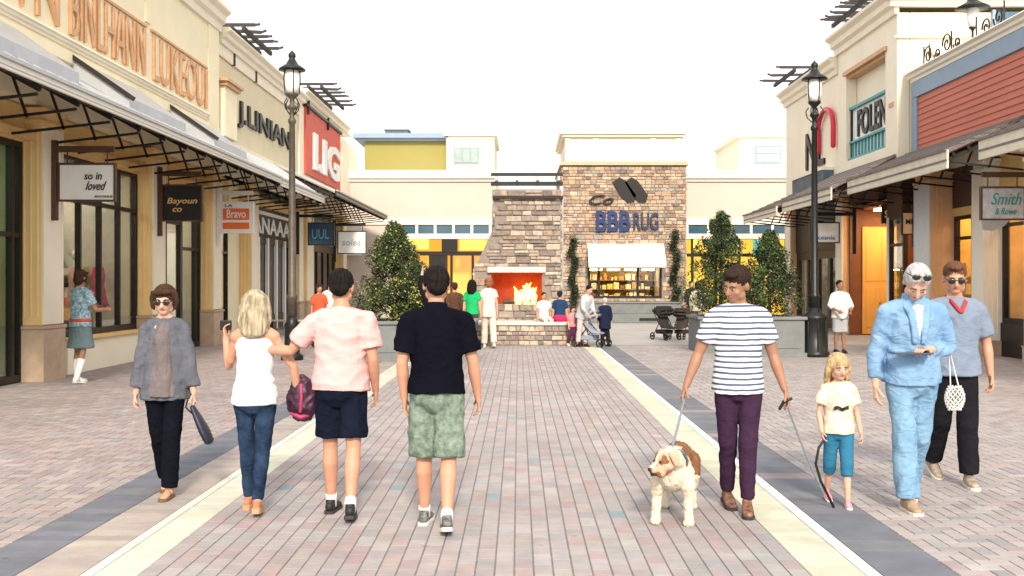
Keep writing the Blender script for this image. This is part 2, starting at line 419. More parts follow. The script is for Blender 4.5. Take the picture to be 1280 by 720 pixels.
GOODS = {
 'mixed': [(.6,.12,.08),(.75,.7,.6),(.12,.25,.35),(.08,.08,.09),(.7,.5,.2),(.2,.35,.2),(.8,.78,.75)],
 'gold':  [(.8,.55,.15),(.85,.7,.35),(.5,.28,.08),(.8,.75,.6),(.25,.12,.05)],
 'cool':  [(.35,.42,.4),(.6,.65,.62),(.15,.2,.22),(.75,.75,.7),(.45,.5,.4)],
 'dark':  [(.1,.1,.11),(.3,.28,.26),(.5,.48,.45),(.06,.06,.07)]}
def interior(parent, side, xg, y0, y1, zc, wall, goods, seed, depth=3.4, lamp=None, nshelf=4):
    s = side; xb = xg + s*depth; rr = random.Random(seed)
    mb = MB(); t = .05
    mb.box(xb, xb+s*t, y0, y1, 0, zc); mb.box(xg+s*.09, xb, y0-.0, y0+t, 0, zc); mb.box(xg+s*.09, xb, y1-t, y1, 0, zc)
    mb.box(xg+s*.09, xb, y0+t, y1-t, zc-t, zc); mb.box(xg+s*.09, xb, y0+t, y1-t, -.02, .03)
    rm = mb.build('interior', wall, parent)
    g = MB()
    # shelving against the back and the far side with goods
    for k in range(nshelf):
        z = .35 + k*.48
        g.box(xb-s*.42, xb-s*.002, y0+.15, y1-.15, z, z+.03, 0, (.35,.24,.14))
        y = y0+.2
        while y < y1-.3:
            w = rr.uniform(.1, .28); h = rr.uniform(.12, .36)
            if rr.random() < .85: g.box(xb-s*rr.uniform(.30,.38), xb-s*.05, y, y+w, z+.03, z+.03+h, 0, rr.choice(GOODS[goods]))
            y += w + rr.uniform(.02, .08)
    for k in range(nshelf):
        z = .35 + k*.48
        g.box(xg+s*.9, xb-s*.5, y1-.45, y1-.055, z, z+.03, 0, (.35,.24,.14))
        x = .95
        while x < depth-.6:
            w = rr.uniform(.1, .26); h = rr.uniform(.12, .36)
            g.box(xg+s*x, xg+s*(x+w), y1-.40, y1-.1, z+.03, z+.03+h, 0, rr.choice(GOODS[goods])); x += w + rr.uniform(.02, .07)
    g.build('display_shelving', M_goods, rm, useattr=True)
    l = MB(); n = max(2, int((y1-y0)/1.1))
    for i in range(n):
        yc = y0 + (i+.5)*(y1-y0)/n
        for q in (.7, 1.9): l.box(xg+s*q, xg+s*(q+.5), yc-.2, yc+.2, zc-t-.05, zc-t-.004)
    l.build('ceiling_lamps', lamp or M_lampwarm, rm)
    return rm

def pilaster(parent, s, x0, x1, y0, y1, zt, m=None, cap=True, base=.94, panel=None):  # panel: material of the added pale board
    """x0 street face, x1 wall side"""
    mb = MB(); mb.box(x0, x1, y0, y1, base+.003, zt)
    # recessed panel lines : thin raised fillets on the two faces seen from the street
    for yy in (y0+.06, y1-.10): mb.box(x0-s*.012, x0+s*.02, yy, yy+.04, base+.15, zt-.35)
    for q in (.06, .17, .28):
        xx = x0 + s*q
        if abs(xx - x0) < abs(x1-x0) - .05: mb.box(xx, xx+s*.035, y0-.012, y0+.02, base+.15, zt-.35)
    p = mb.build('pilaster', m or M_column_warmlit, parent, bevel=.008)
    fpn = MB(); fpn.box(x0-s*.022, x0-s*.001, y0-.0, y1, base+.02, zt-.30); fpn.box(x0-s*.034, x0-s*.022, y0+.0, y0+.06, base+.02, zt-.3); fpn.box(x0-s*.034, x0-s*.022, y1-.06, y1, base+.02, zt-.3); fpn.build('added_pale_board', panel or M_cream2, p)  # added board keeps the street side pale beside the warm-light tint
    b = MB(); b.box(x0-s*.05, x1, y0-.05, y1+.05, 0, base*.94); b.box(x0-s*.07, x1, y0-.07, y1+.07, base*.94, base)
    b.build('plinth', M_plinth, p, bevel=.01)
    if cap:
        c = MB(); c.box(x0-s*.05, x1, y0-.05, y1+.05, zt-.28, zt-.20); c.box(x0-s*.08, x1, y0-.08, y1+.08, zt-.08, zt)
        c.build('capital', m or M_column_warmlit, p, bevel=.01)
    return p

def canopy(parent, s, xw, zw, xe, ze, y0, y1, roofm, fascia_m, fh=.16, under=None, rstep=1.15, seams=True):
    """lean-to canopy : roof sheet, rafters, purlins, fascia, tie rods"""
    mb = MB(); t = .05
    mb.prism([(xw, zw), (xe, ze), (xe, ze-t), (xw, zw-t)], 'y', y0, y1)
    if seams:
        y = y0+.02
        while y < y1:
            mb.prism([(xw, zw+.035), (xe, ze+.035), (xe, ze+.002), (xw, zw+.002)], 'y', y, y+.025); y += .42
    else:
        n = 7
        for i in range(n):
            f0, f1 = i/n, (i+1)/n+.03
            xa, za = xe+(xw-xe)*f0, ze+(zw-ze)*f0; xb, zb = xe+(xw-xe)*min(1, f1), ze+(zw-ze)*min(1, f1)
            mb.prism([(xa, za+.045), (xb, zb+.012), (xb, zb+.002), (xa, za+.002)], 'y', y0-.01, y1+.01)
    roof = mb.build('canopy_roof', roofm, parent)
    b = MB(); b.prism([(xw, zw-t-.004), (xe, ze-t-.004), (xe, ze-t-.03), (xw, zw-t-.03)], 'y', y0+.03, y1-.03)
    b.build('soffit', under or M_soffit, roof)
    f = MB(); f.box(xe-s*.05, xe-s*.002, y0-.02, y1+.02, ze-t-fh, ze+.01)
    f.build('fascia', fascia_m, roof, bevel=.01)
    f = MB(); f.box(xe-s*.06, xe-s*.045, y0-.02, y1+.02, ze-t-fh*.55, ze-t-fh*.42); f.box(xe-s*.09, xe-s*.052, y0-.03, y1+.03, ze-.02, ze+.03); f.build('gutter_strip', M_seam if seams else M_shingle, roof)
    pr = MB()
    for q in (.25, .5, .75, .93):
        x = xw+(xe-xw)*q; z = zw+(ze-zw)*q - t - .10
        pr.box(x-.03, x+.03, y0+.04, y1-.04, z-.02, z+.05)
    pr.build('purlins', M_dark, roof)
    n = int((y1-y0)/rstep)
    for i in range(n+1):
        y = y0 + .1 + (y1-y0-.2)*i/n
        r = MB(); r.beam((xw, y, zw-.22), (xe+s*.06, y, ze-.18), .04, .08)
        r.beam((xw, y, ze-.42), (xe+s*.1, y, ze-.24), .035, .04)      # lower chord
        r.beam((xw+(xe-xw)*.5, y, ze-.36), (xw+(xe-xw)*.35, y, zw-.45*(zw-ze)-.15), .035, .035)
        r.build('truss', M_dark, roof)
    return roof

def cornice(parent, s, x, y0, y1, z, m, d=.35, h=.5, name='cornice'):
    """stepped projecting moulding along a wall whose street face is x"""
    pr = [(x+s*.02, z-h), (x-s*.08*d/.35, z-h), (x-s*.10*d/.35, z-h*.72), (x-s*.20*d/.35, z-h*.6), (x-s*.22*d/.35, z-h*.35), (x-s*d*.93, z-h*.22), (x-s*d, z-h*.18), (x-s*d, z-.03), (x-s*d*.85, z), (x+s*.02, z)]
    mb = MB(); mb.prism(pr, 'y', y0, y1)
    return mb.build(name, m, parent)

def cols(*px): return [8.3*1280/(648-p) for p in px]

# ================================================================== LEFT ROW
# ---- building 1 : two-storey cream shop with copper letters
XW = -8.0; XG = -8.32
b1 = thing('shop_building', 'long cream shop building at the far left with tall copper letters on its upper wall', 'building', (-10, 19, 0), 'shops along the left side')
mb = MB()
mb.box(-15, XW, 10.0, 27.25, 4.62, 8.35)
mb.box(-15, XW+.06, 10.0, 27.25, 5.55, 5.75)
mb.box(-15, XW+.04, 26.35, 27.25, 5.76, 8.34)          # end pier
mb.box(-15, XW+.04, 21.9, 22.2, 7.25, 8.3)
mb.box(-15, XG+.1, 10.0, 12.0, 0, 4.6); mb.box(-15, -14.8, 12.0, 27.25, 0, 4.6)
mb.build('wall', M_cream, b1, bevel=.012)
cornice(b1, -1, XW, 9.9, 27.35, 8.95, M_cream2, .34, .62)
cornice(b1, -1, XW, 10.0, 26.3, 5.98, M_cream2, .10, .16, 'string_course')
mb = MB(); mb.box(-15, XW-.1, 9.9, 27.35, 8.93, 9.0); mb.build('roof', M_white, b1)
for (t, ya, yb) in (('OWN', 14.4, 17.75), ('BINLHANN', 18.2, 21.85), ('LUKEOUI', 22.35, 26.15)):
    lettering('carved_lettering', t, yb-ya, 1.0, 'L', XW+.0, ya, 6.08, M_copper, b1, .06, -.006)
    mb = MB(); mb.box(XW-.01, XW+.05, ya-.1, yb+.1, 7.12, 7.17); mb.build('lettering_rail', M_copper, b1)
LW_PIL = [(12.0, 12.7), (17.06, 17.80), (22.2, 22.95), (26.6, 27.35)]
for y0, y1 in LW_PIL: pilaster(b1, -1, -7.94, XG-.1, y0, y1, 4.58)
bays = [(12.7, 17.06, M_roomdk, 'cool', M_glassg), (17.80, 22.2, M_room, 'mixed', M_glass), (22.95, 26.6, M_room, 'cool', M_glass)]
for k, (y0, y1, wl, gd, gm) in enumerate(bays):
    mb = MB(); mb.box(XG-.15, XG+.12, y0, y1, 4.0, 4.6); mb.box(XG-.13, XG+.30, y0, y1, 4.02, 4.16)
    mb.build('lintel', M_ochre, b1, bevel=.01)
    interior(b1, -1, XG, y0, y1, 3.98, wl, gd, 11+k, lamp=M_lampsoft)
# bay 0 : full height dark framed doors, green glass
glazing('window', b1, XG, 12.7, 14.6, .05, 4.0, [13.6], 3.0, gm=M_glassg)
dr = glazing('door', b1, XG, 14.6, 17.06, .02, 4.0, [15.85, 16.75], 2.45, gm=M_glassg, fw=.1)
h = MB(); h.tube([(XG+.12, 15.7, .9), (XG+.12, 15.7, 1.5)], [.015, .015], 8); h.build('handle', M_seam, dr)
# bay 1 : big window over a cream bulkhead
mb = MB(); mb.box(XG-.1, XG+.25, 18.35, 22.2, 0, .60); mb.build('bulkhead', M_cream2, b1, bevel=.01)
mb = MB(); mb.box(XG-.1, XG+.32, 18.30, 22.2, .60, .66); mb.build('window_sill', M_ochre, b1, bevel=.01)
glazing('window', b1, XG, 18.35, 22.2, .66, 4.0, [19.35, 20.3, 21.25], 3.2)
mb = MB(); mb.box(XG-.1, XG+.02, 17.80, 18.35, 0, 4.0); mb.build('wall_pier', M_cream, b1)
# bay 2
mb = MB(); mb.box(XG-.1, XG+.04, 22.95, 24.0, 0, 4.0); mb.build('wall_pier', M_column_warmlit, b1)
glazing('window', b1, XG, 24.0, 25.1, .45, 3.9, [], 3.1)
mb = MB(); mb.box(XG-.1, XG+.1, 24.0, 25.1, 0, .45); mb.build('bulkhead', M_cream2, b1)
dr = glazing('door', b1, XG, 25.1, 26.6, .02, 3.9, [26.25], 2.5, fw=.09)
h = MB(); h.tube([(XG+.12, 25.3, .9), (XG+.12, 25.3, 1.4)], [.014, .014], 8); h.build('handle', M_seam, dr)
canopy(b1, -1, -8.0, 5.34, -6.35, 4.44, 10.0, 27.2, M_seam, M_white, .09)
# little dormer gablets where the canopy roof is raised
for (ya, yb) in ((13.2, 16.2), (18.3, 21.4), (23.4, 26.2)):
    mb = MB(); mb.prism([(-8.0, 5.72), (-6.95, 4.98), (-6.95, 4.79), (-8.0, 5.38)], 'y', ya, yb)
    mb.build('raised_roof_panel', M_seam, b1)
    mb = MB(); mb.beam((-8.0, ya-.04, 5.72), (-6.85, ya-.04, 4.93), .05, .08); mb.build('verge_board', M_dark, b1)

# ---- building 2 : beige with black letters
b2 = thing('shop_building', 'beige shop building with black letters, between the copper-lettered shop and the red sign', 'building', (-10, 32, 0), 'shops along the left side')
mb = MB(); mb.box(-15, XW-.06, 27.4, 37.4, 4.62, 7.75); mb.box(-15, XG-3.6, 27.4, 37.4, 0, 4.6)
mb.build('wall', M_beige, b2, bevel=.01)
mb = MB(); mb.box(-15, XW, 27.4, 37.4, 7.76, 8.1); mb.box(-8.4, XW, 27.4, 37.4, 4.62, 5.6); mb.build('wall_band', M_cream2, b2, bevel=.01)
cornice(b2, -1, XW, 27.4, 37.5, 8.5, M_cream2, .30, .42)
mb = MB(); mb.box(-15, XW-.1, 27.4, 37.5, 8.5, 8.56); mb.build('roof', M_white, b2)
pl = MB(); pl.box(-8.1, -7.88, 27.5, 28.7, 5.6, 6.95); p = pl.build('pilaster', M_cream, b2, bevel=.01)
c = MB(); c.box(-8.1, -7.80, 27.4, 28.8, 6.95, 7.05); c.box(-8.1, -7.74, 27.3, 28.9, 7.05, 7.12); c.build('capital', M_copper, p)
lettering('sign_letters', 'J.LINIAN', 6.6, .80, 'L', XW-.055, 29.3, 6.10, M_blackp, b2, .07, .016)
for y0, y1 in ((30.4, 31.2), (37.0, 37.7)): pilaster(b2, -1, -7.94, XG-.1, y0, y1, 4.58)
mb = MB(); mb.box(XG-.1, XG+.05, 27.4, 28.4, 0, 4.6); mb.box(XG-.1, XG+.04, 29.2, 30.4, 0, 4.6); mb.build('wall_pier', M_cream, b2)
dr = glazing('door', b2, XG-.02, 28.4, 29.2, .02, 3.2, [], 2.5, fw=.08)
mb = MB(); mb.box(XG-.1, XG+.06, 28.4, 29.2, 3.2, 4.6); mb.build('lintel', M_ochre, b2)
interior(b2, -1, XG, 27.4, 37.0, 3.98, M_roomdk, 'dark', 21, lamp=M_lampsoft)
mb = MB(); mb.box(XG-.12, XG+.12, 31.2, 37.0, 3.15, 4.05); fb = mb.build('sign_fascia', M_blackp, b2)
mb = MB(); mb.box(XG-.12, XG+.28, 31.2, 37.0, 4.05, 4.3); mb.build('lintel', M_ochre, b2)
lettering('sign_letters', 'ANAAA', 5.0, .52, 'L', XG+.125, 31.6, 3.22, M_whitep, b2, .03, .012)
mb = MB(); mb.box(XG+.10, XG+.2, 31.2, 37.0, 3.82, 3.92); mb.build('sign_rail', M_whitep, b2)
glazing('window', b2, XG, 31.2, 37.0, .1, 3.15, [34.1], None, gm=M_darkglass, fw=.25, bottom=.5)
for y in (32.35, 33.55, 34.75, 36.0):
    mb = MB(); mb.box(XG+.02, XG+.12, y, y+.16, .1, 3.1); mb.build('white_post', M_whitep, b2)

# ---- building 3 : red sign
b3 = thing('shop_building', 'pale shop building with a big red sign board, last of the left row', 'building', (-10, 44, 0), 'shops along the left side')
mb = MB(); mb.box(-15, XW, 37.45, 50.0, 4.62, 8.2); mb.box(-15, XG+.05, 46.2, 50.0, 0, 4.6)
mb.box(-15, XW+.1, 46.0, 50.0, 4.63, 7.9)
mb.build('wall', M_cream2, b3, bevel=.01)
cornice(b3, -1, XW, 37.45, 47.0, 8.75, M_cream2, .32, .45)
mb = MB(); mb.box(-15, XW-.1, 37.45, 50, 8.72, 8.78); mb.build('roof', M_white, b3)
mb = MB(); mb.box(XW-.01, XW+.08, 38.2, 45.5, 5.72, 8.22); rb = mb.build('red_sign_board', M_red, b3)
mb = MB(); mb.box(XW, XW+.16, 38.1, 45.6, 8.22, 8.32); mb.build('sign_cap', M_blackp, rb)
lettering('sign_letters', 'I.IG', 5.6, 1.45, 'L', XW+.085, 39.4, 5.98, M_whitep, rb, .09, .035)
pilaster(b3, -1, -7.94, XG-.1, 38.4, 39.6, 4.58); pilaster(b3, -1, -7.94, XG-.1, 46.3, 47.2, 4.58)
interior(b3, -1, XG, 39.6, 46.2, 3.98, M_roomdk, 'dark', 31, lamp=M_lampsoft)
mb = MB(); mb.box(XG-.1, XG+.04, 37.7, 38.4, 0, 4.6); mb.build('wall_pier', M_cream2, b3)
glazing('window', b3, XG, 39.6, 46.2, .1, 3.2, [40.9, 42.2, 43.5, 44.8], None, gm=M_darkglass, fw=.3, bottom=.4)
mb = MB(); mb.box(XG-.1, XG+.14, 39.6, 46.2, 3.2, 4.2); mb.build('sign_fascia', mat('slate_blue_board', (.09,.13,.18), .6), b3)
lettering('sign_letters', 'BLUE', 4.6, .6, 'L', XG+.145, 40.4, 3.4, mat('pale_blue_letters', (.25,.38,.48), .5), b3, .03, .02)
canopy(b3, -1, -8.0, 5.55, -6.0, 4.66, 33.5, 46.5, M_seam, M_dark, .12)
canopy(b2, -1, -8.0, 5.50, -6.35, 4.42, 27.3, 33.3, M_seam, M_white, .14)
mb = MB(); mb.box(-8.5, -7.3, 47.6, 47.72, 2.9, 4.3); wsg = mb.build('hanging_shop_sign', M_whitep, None)
tag(wsg, 'plain pale square shop sign past the last canopy of the left row', 'sign')

# roof pergolas overhanging the parapets
def pergola(label, s, xa, xb, y0, y1, z, n, drop=0):
    p = thing('roof_trellis', label, 'trellis', ((xa+xb)/2, (y0+y1)/2, z))
    for i in range(n):
        y = y0 + (y1-y0)*i/(n-1)
        mb = MB(); mb.beam((xa+.12*math.sin(i*2.3), y, z+.03*math.sin(i*3)), (xb, y, z-.04*math.sin(i*1.7)), .055, .09)
        mb.beam((xb, y, z-.04*math.sin(i*1.7)), (xb - s*.14, y, z+.02), .045, .06)
        mb.build('rafter', M_brownd, p)
    for x in (xa+(xb-xa)*.35, xa+(xb-xa)*.7):
        mb = MB(); mb.beam((x, y0-.2, z-.14), (x, y1+.2, z-.14), .09, .12); mb.build('beam', M_brownd, p)
    for y in (y0+.2, y1-.2):
        mb = MB(); mb.beam((xa+(xb-xa)*.3, y, z-1.1), (xa+(xb-xa)*.3, y, z-.18), .1, .1); mb.build('post', M_brownd, p)
    # climbing stems draped over the beams
    return p
M_brownd = mat('weathered_dark_timber', (.045, .04, .04), .8, var=.3, vscale=8, bump=.3)
pergola('dark timber trellis on the roof edge of the beige building, left of the lamp top', -1, -8.3, -7.35, 28.6, 31.4, 8.85, 5)
pergola('dark timber trellis on the roof edge above the red sign board', -1, -8.3, -6.9, 38.2, 42.6, 9.05, 6)

# ================================================================== RIGHT ROW
XR1 = 10.7; XRG = 10.95
r1 = thing('shop_building', 'shop building with red lap siding and a blue-grey band under its white ledge', 'building', (12, 20, 0), 'shops along the right side')
mb = MB(); mb.box(XR1+.02, 17, 10.0, 27.7, 4.5, 7.05); mb.box(XRG-.1, 17, 10.0, 12.0, 0, 4.5); mb.box(16.8, 17, 12, 27.7, 0, 4.5)
mb.build('wall', M_cream2, r1)
mb = MB()
z = 5.0; k = 0
while z < 6.6:                                     # lap siding boards, each tilted out at its foot
    mb.prism([(XR1+.02, z), (XR1-.035, z), (XR1-.012, z+.162), (XR1+.02, z+.162)], 'y', 10.0, 27.35, 0); z += .16
mb.build('red_siding', M_redwood, r1)
mb = MB(); mb.box(XR1-.07, XR1, 10.0, 27.7, 6.62, 7.04); mb.box(XR1-.07, XR1, 27.36, 27.7, 5.0, 6.61); mb.build('blue_grey_band', M_bluegrey, r1, bevel=.01)
cornice(r1, 1, XR1, 9.9, 27.8, 7.32, M_white, .24, .26)
mb = MB(); mb.box(XR1+.1, 17, 9.9, 27.8, 7.30, 7.34); mb.build('roof', M_white, r1)
lettering('sign_letters', 'EM', 2.2, .75, 'R', XR1-.04, 17.95+.15, 5.5, M_whitep, r1, .10, .06)
lettering('sign_letters', 'EM', 2.1, .65, 'R', XR1-.145, 17.95+.10, 5.55, M_blackp, r1, .03, .0)

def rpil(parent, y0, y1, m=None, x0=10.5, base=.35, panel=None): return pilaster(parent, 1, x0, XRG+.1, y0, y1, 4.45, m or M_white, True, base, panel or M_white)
M_col_orangelit = mat('orange_lit_column_tint', (.74, .46, .25), .7, var=.08, vscale=3)  # orange light on the column fronts is painted into the colour
M_greycol = mat('grey_white_unlit_column', (.62, .66, .68), .6, var=.06, vscale=3)  # street side of the same column, left without the warm-light tint
M_tan = mat('tan_wall_paint', (.52, .40, .27), .75, var=.08, vscale=2)
rpil(r1, 12.0, 12.6); rpil(r1, 17.0, 17.6); rpil(r1, 20.6, 21.2)
rpil(r1, 23.05, 23.65, M_white)
interior(r1, 1, XRG, 12.6, 17.0, 3.95, M_roomgold, 'gold', 41)
interior(r1, 1, XRG, 17.6, 20.6, 3.95, M_roomgold, 'gold', 42)
interior(r1, 1, XRG, 21.2, 23.05, 3.95, M_roomgold, 'gold', 43, depth=2.2)
interior(r1, 1, XRG, 23.65, 27.6, 3.95, M_roomgold, 'gold', 44, depth=2.4)
for a, b, ml in ((12.6, 17.0, [14.0, 15.5]), (17.6, 20.6, [19.1]), (21.2, 23.05, [22.0])):
    glazing('window', r1, XRG, a, b, .75 if b < 23 else .75, 3.6, ml, 2.95)
    mb = MB(); mb.box(XRG-.1, XRG+.1, a, b, 0, .75); mb.build('bulkhead', M_dark, r1)
    mb = MB(); mb.box(XRG-.12, XRG+.12, a, b, 3.6, 4.5); mb.build('lintel', M_ochre, r1)
dr = glazing('door', r1, XRG, 23.65, 24.2, .02, 3.3, [], 2.5, gm=M_farglass, fw=.16, bottom=.3)
h = MB(); h.tube([(XRG-.12, 23.86, .9), (XRG-.12, 23.86, 1.4)], [.014, .014], 8); h.build('handle', M_seam, dr)
mb = MB(); mb.box(XRG-.1, XRG+.1, 24.2, 24.55, 0, 3.3); mb.build('wall_pier', M_tan, r1)
glazing('window', r1, XRG, 24.55, 25.6, .35, 3.3, [], 2.75, fw=.09)
mb = MB(); mb.box(XRG-.1, XRG+.1, 24.55, 25.6, 0, .35); mb.build('bulkhead', M_dark, r1)
mb = MB(); mb.box(XRG-.11, XRG+.12, 23.65, 25.6, 3.3, 3.5); mb.build('lintel', M_ochre, r1)
mb = MB(); mb.box(XRG-.10, XRG+.12, 23.65, 27.7, 3.5, 4.5); mb.build('fascia_board', M_brownw, r1)
rpil(r1, 25.6, 26.6, M_col_orangelit, 10.3, .35, M_greycol)
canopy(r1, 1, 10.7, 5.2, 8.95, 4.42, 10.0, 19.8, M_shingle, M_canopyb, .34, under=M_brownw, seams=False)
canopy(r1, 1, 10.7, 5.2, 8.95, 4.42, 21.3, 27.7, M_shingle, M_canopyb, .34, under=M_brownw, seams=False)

r2 = thing('shop_building', 'tall cream corner tower on the right with a framed upper sign window of dark letters', 'building', (12, 30.4, 0), 'shops along the right side')
XT = 10.3
mb = MB(); mb.box(XT+.35, 18, 27.85, 33.0, 4.5, 9.0)
mb.box(XT, XT+.34, 27.85, 28.75, 4.5, 9.0); mb.box(XT, XT+.34, 32.2, 33.0, 4.5, 9.0)
mb.box(XT, XT+.34, 28.75, 32.2, 8.15, 9.0); mb.box(XT, XT+.34, 28.75, 32.2, 4.5, 5.45)
mb.build('wall', M_cream2, r2, bevel=.012)
cornice(r2, 1, XT, 27.75, 33.1, 9.55, M_cream2, .40, .60)
mb = MB(); mb.box(XT-.4, 18, 27.5, 27.84, 9.33, 9.53); mb.box(XT-.25, 18, 27.65, 27.84, 9.13, 9.33); mb.box(XT-.1, 18, 27.76, 27.84, 8.3, 8.36)
mb.build('front_cornice', M_cream2, r2, bevel=.01)
mb = MB(); mb.box(XT-.3, 18, 27.55, 33.1, 9.54, 9.6); mb.build('roof', M_cream, r2)
mb = MB(); mb.box(XT+.05, XT+.34, 28.76, 32.19, 8.05, 8.14); mb.box(XT-.08, XT+.34, 28.6, 32.3, 8.14, 8.26); mb.build('window_head', M_copper, r2)
w = MB(); w.box(XT+.2, XT+.26, 28.75, 32.2, 5.45, 7.1); wd = w.build('sign_window', M_whitep, r2)
w = MB(); w.box(XT+.1, XT+.30, 28.75, 32.2, 7.05, 7.13); w.box(XT+.1, XT+.30, 28.75, 32.2, 6.0, 6.06); w.box(XT+.06, XT+.30, 28.75, 32.2, 5.45, 5.53)
for i in range(12):
    y = 28.85 + i*.29; w.box(XT+.14, XT+.20, y, y+.035, 5.5, 6.0)
w.build('sign_grille', M_teal, wd)
w = MB(); w.box(XT+.14, XT+.20, 28.75, 28.82, 5.5, 7.1); w.box(XT+.14, XT+.20, 32.13, 32.2, 5.5, 7.1); w.build('window_frame', M_dark, wd)
lettering('sign_letters', 'FOLEN', 2.5, .82, 'R', XT+.195, 31.6, 6.14, M_blackp, wd, .05, .02)
mb = MB(); mb.box(XT-.02, XT+.0, 28.1, 28.45, 6.5, 6.62);
mb.build('wall_vent', M_copper, r2)
mb = MB(); mb.box(12.9, 14.6, 27.78, 27.9, 7.5, 9.0); wf = mb.build('upper_window', M_farglass, r2)
mb = MB()
for x in (12.85, 13.7, 14.55): mb.box(x, x+.09, 27.74, 27.84, 7.4, 9.05)
mb.build('window_frame', M_bluegrey, wf)
mb = MB(); mb.box(11.15, 11.38, 27.79, 27.85, 7.82, 7.88); mb.build('wall_vent', M_copper, r2)

# ground floor of tower
XTG = 10.55
interior(r2, 1, XTG+.4, 27.85, 29.9, 3.95, M_roomgold, 'gold', 51, depth=2.4)
glazing('window', r2, XTG, 27.9, 29.0, .5, 3.5, [], 2.7, fw=.08)
mb = MB(); mb.box(XTG-.1, XTG+.1, 27.9, 29.0, 0, .5); mb.build('bulkhead', M_white, r2)
mb = MB(); mb.box(XTG-.02, XTG+.1, 29.0, 29.3, 0, 3.5); mb.build('wall_pier', M_white, r2)
mb = MB(); mb.box(XTG+.4, 13.2, 29.2, 29.3, 0, 3.9); mb.box(13.1, 13.2, 29.3, 32.3, 0, 3.9); mb.box(XTG-.1, 13.1, 32.25, 32.35, 0, 3.9); mb.box(XTG-.1, 13.1, 29.3, 32.25, 3.9, 4.0); mb.build('entrance_alcove', M_reddark, r2)
l = MB(); l.box(10.9, 12.1, 30.4, 31.4, 3.84, 3.895); l.build('ceiling_lamps', M_lampwarm, r2)
mb = MB(); mb.box(10.82, 11.92, 32.19, 32.245, .03, 3.4)
for (za, zb) in ((.25, 1.5), (1.7, 3.2)):
    for (xa_, xb_) in ((10.92, 11.32), (11.42, 11.82)): mb.box(xa_, xb_, 32.17, 32.19, za, zb)
d = mb.build('door', M_orangedoor, r2, bevel=.006); h = MB(); h.ball((11.36, 32.14, 1.05), .04); h.build('handle', M_gold, d)
mb = MB(); mb.box(XTG-.1, 13.1, 29.42, 29.5, 3.35, 3.9); sfb = mb.build('sign_fascia', M_blackp, r2)
lettering('sign_letters', 'SUNOMA', .95, .20, 'C', 10.02+.5, 29.415, 3.52, M_whitep, sfb, .02, .01)
mb = MB(); mb.box(XTG-.11, XTG+.3, 27.85, 29.0, 3.5, 4.5); mb.box(XTG-.11, XTG+.3, 29.7, 33, 4.1, 4.5); mb.build('fascia_board', M_brownw, r2)
pilaster(r2, 1, XT-.05, XTG+.1, 32.36, 33.0, 4.45, M_col_orangelit, True, .35, M_white)

r3 = thing('shop_building', 'pale shop building with a red arch sign, last of the right row', 'building', (12, 36, 0), 'shops along the right side')
mb = MB(); mb.box(XT+.05, 18, 33.05, 39.6, 4.5, 8.4); mb.box(XTG+.3, 18, 38.6, 39.6, 0, 4.5); mb.build('wall', M_cream2, r3, bevel=.01)
cornice(r3, 1, XT+.05, 33.05, 39.7, 8.95, M_cream2, .36, .55)
mb = MB(); mb.box(XT+.1, 18, 33.05, 39.7, 8.93, 8.99); mb.build('roof', M_cream, r3)
pts = []; n = 14
for i in range(n+1):
    a = math.pi*i/n; pts.append((XT-.08, 34.1-.85*math.cos(a), 6.75+.65*math.sin(a)))
pts = [(XT-.08, 33.25, 6.1)] + pts + [(XT-.08, 34.95, 6.1)]
mb = MB(); mb.tube(pts, [.085]*len(pts), 10, ref=(1, 0, 0)); mb.build('red_arch_sign', mat('red_sign_enamel', (.62, .02, .05), .35), r3)
lettering('sign_letters', 'NL', 2.2, 1.3, 'R', XT+.04, 36.7, 5.65, M_blackp, r3, .06, .01)
mb = MB(); mb.box(XT-.35, XT+.04, 33.6, 37.4, 5.35, 5.45); mb.build('sign_shelf', M_white, r3)
mb = MB(); mb.box(XT-.3, XT+.02, 33.6, 37.4, 4.8, 5.34); mb.build('sign_grille', M_farglass, r3)
interior(r3, 1, XTG+.1, 33.05, 38.6, 3.95, M_roomdk, 'dark', 61, depth=2.6, lamp=M_lampsoft)
mb = MB(); mb.box(XTG-.1, XTG+.2, 33.3, 38.6, 2.75, 4.5); mb.build('sign_fascia', M_blackp, r3)
glazing('window', r3, XTG, 33.3, 38.6, .1, 2.75, [34.6, 35.9, 37.2], None, fw=.28, bottom=.4)
pilaster(r3, 1, XT-.02, XTG+.1, 38.6, 39.4, 4.45, M_col_orangelit, True, .35)
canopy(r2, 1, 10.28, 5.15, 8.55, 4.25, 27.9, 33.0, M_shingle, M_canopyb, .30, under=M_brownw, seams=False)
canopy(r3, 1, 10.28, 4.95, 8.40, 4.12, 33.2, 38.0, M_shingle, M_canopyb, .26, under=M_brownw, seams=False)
pergola('dark timber trellis on the roof edge above the red arch sign', 1, 10.9, 9.3, 36.4, 38.9, 9.3, 3)
pergola('reddish timber trellis on the roof of the tall cream tower', 1, 10.8, 9.75, 29.6, 32.6, 10.0, 7)

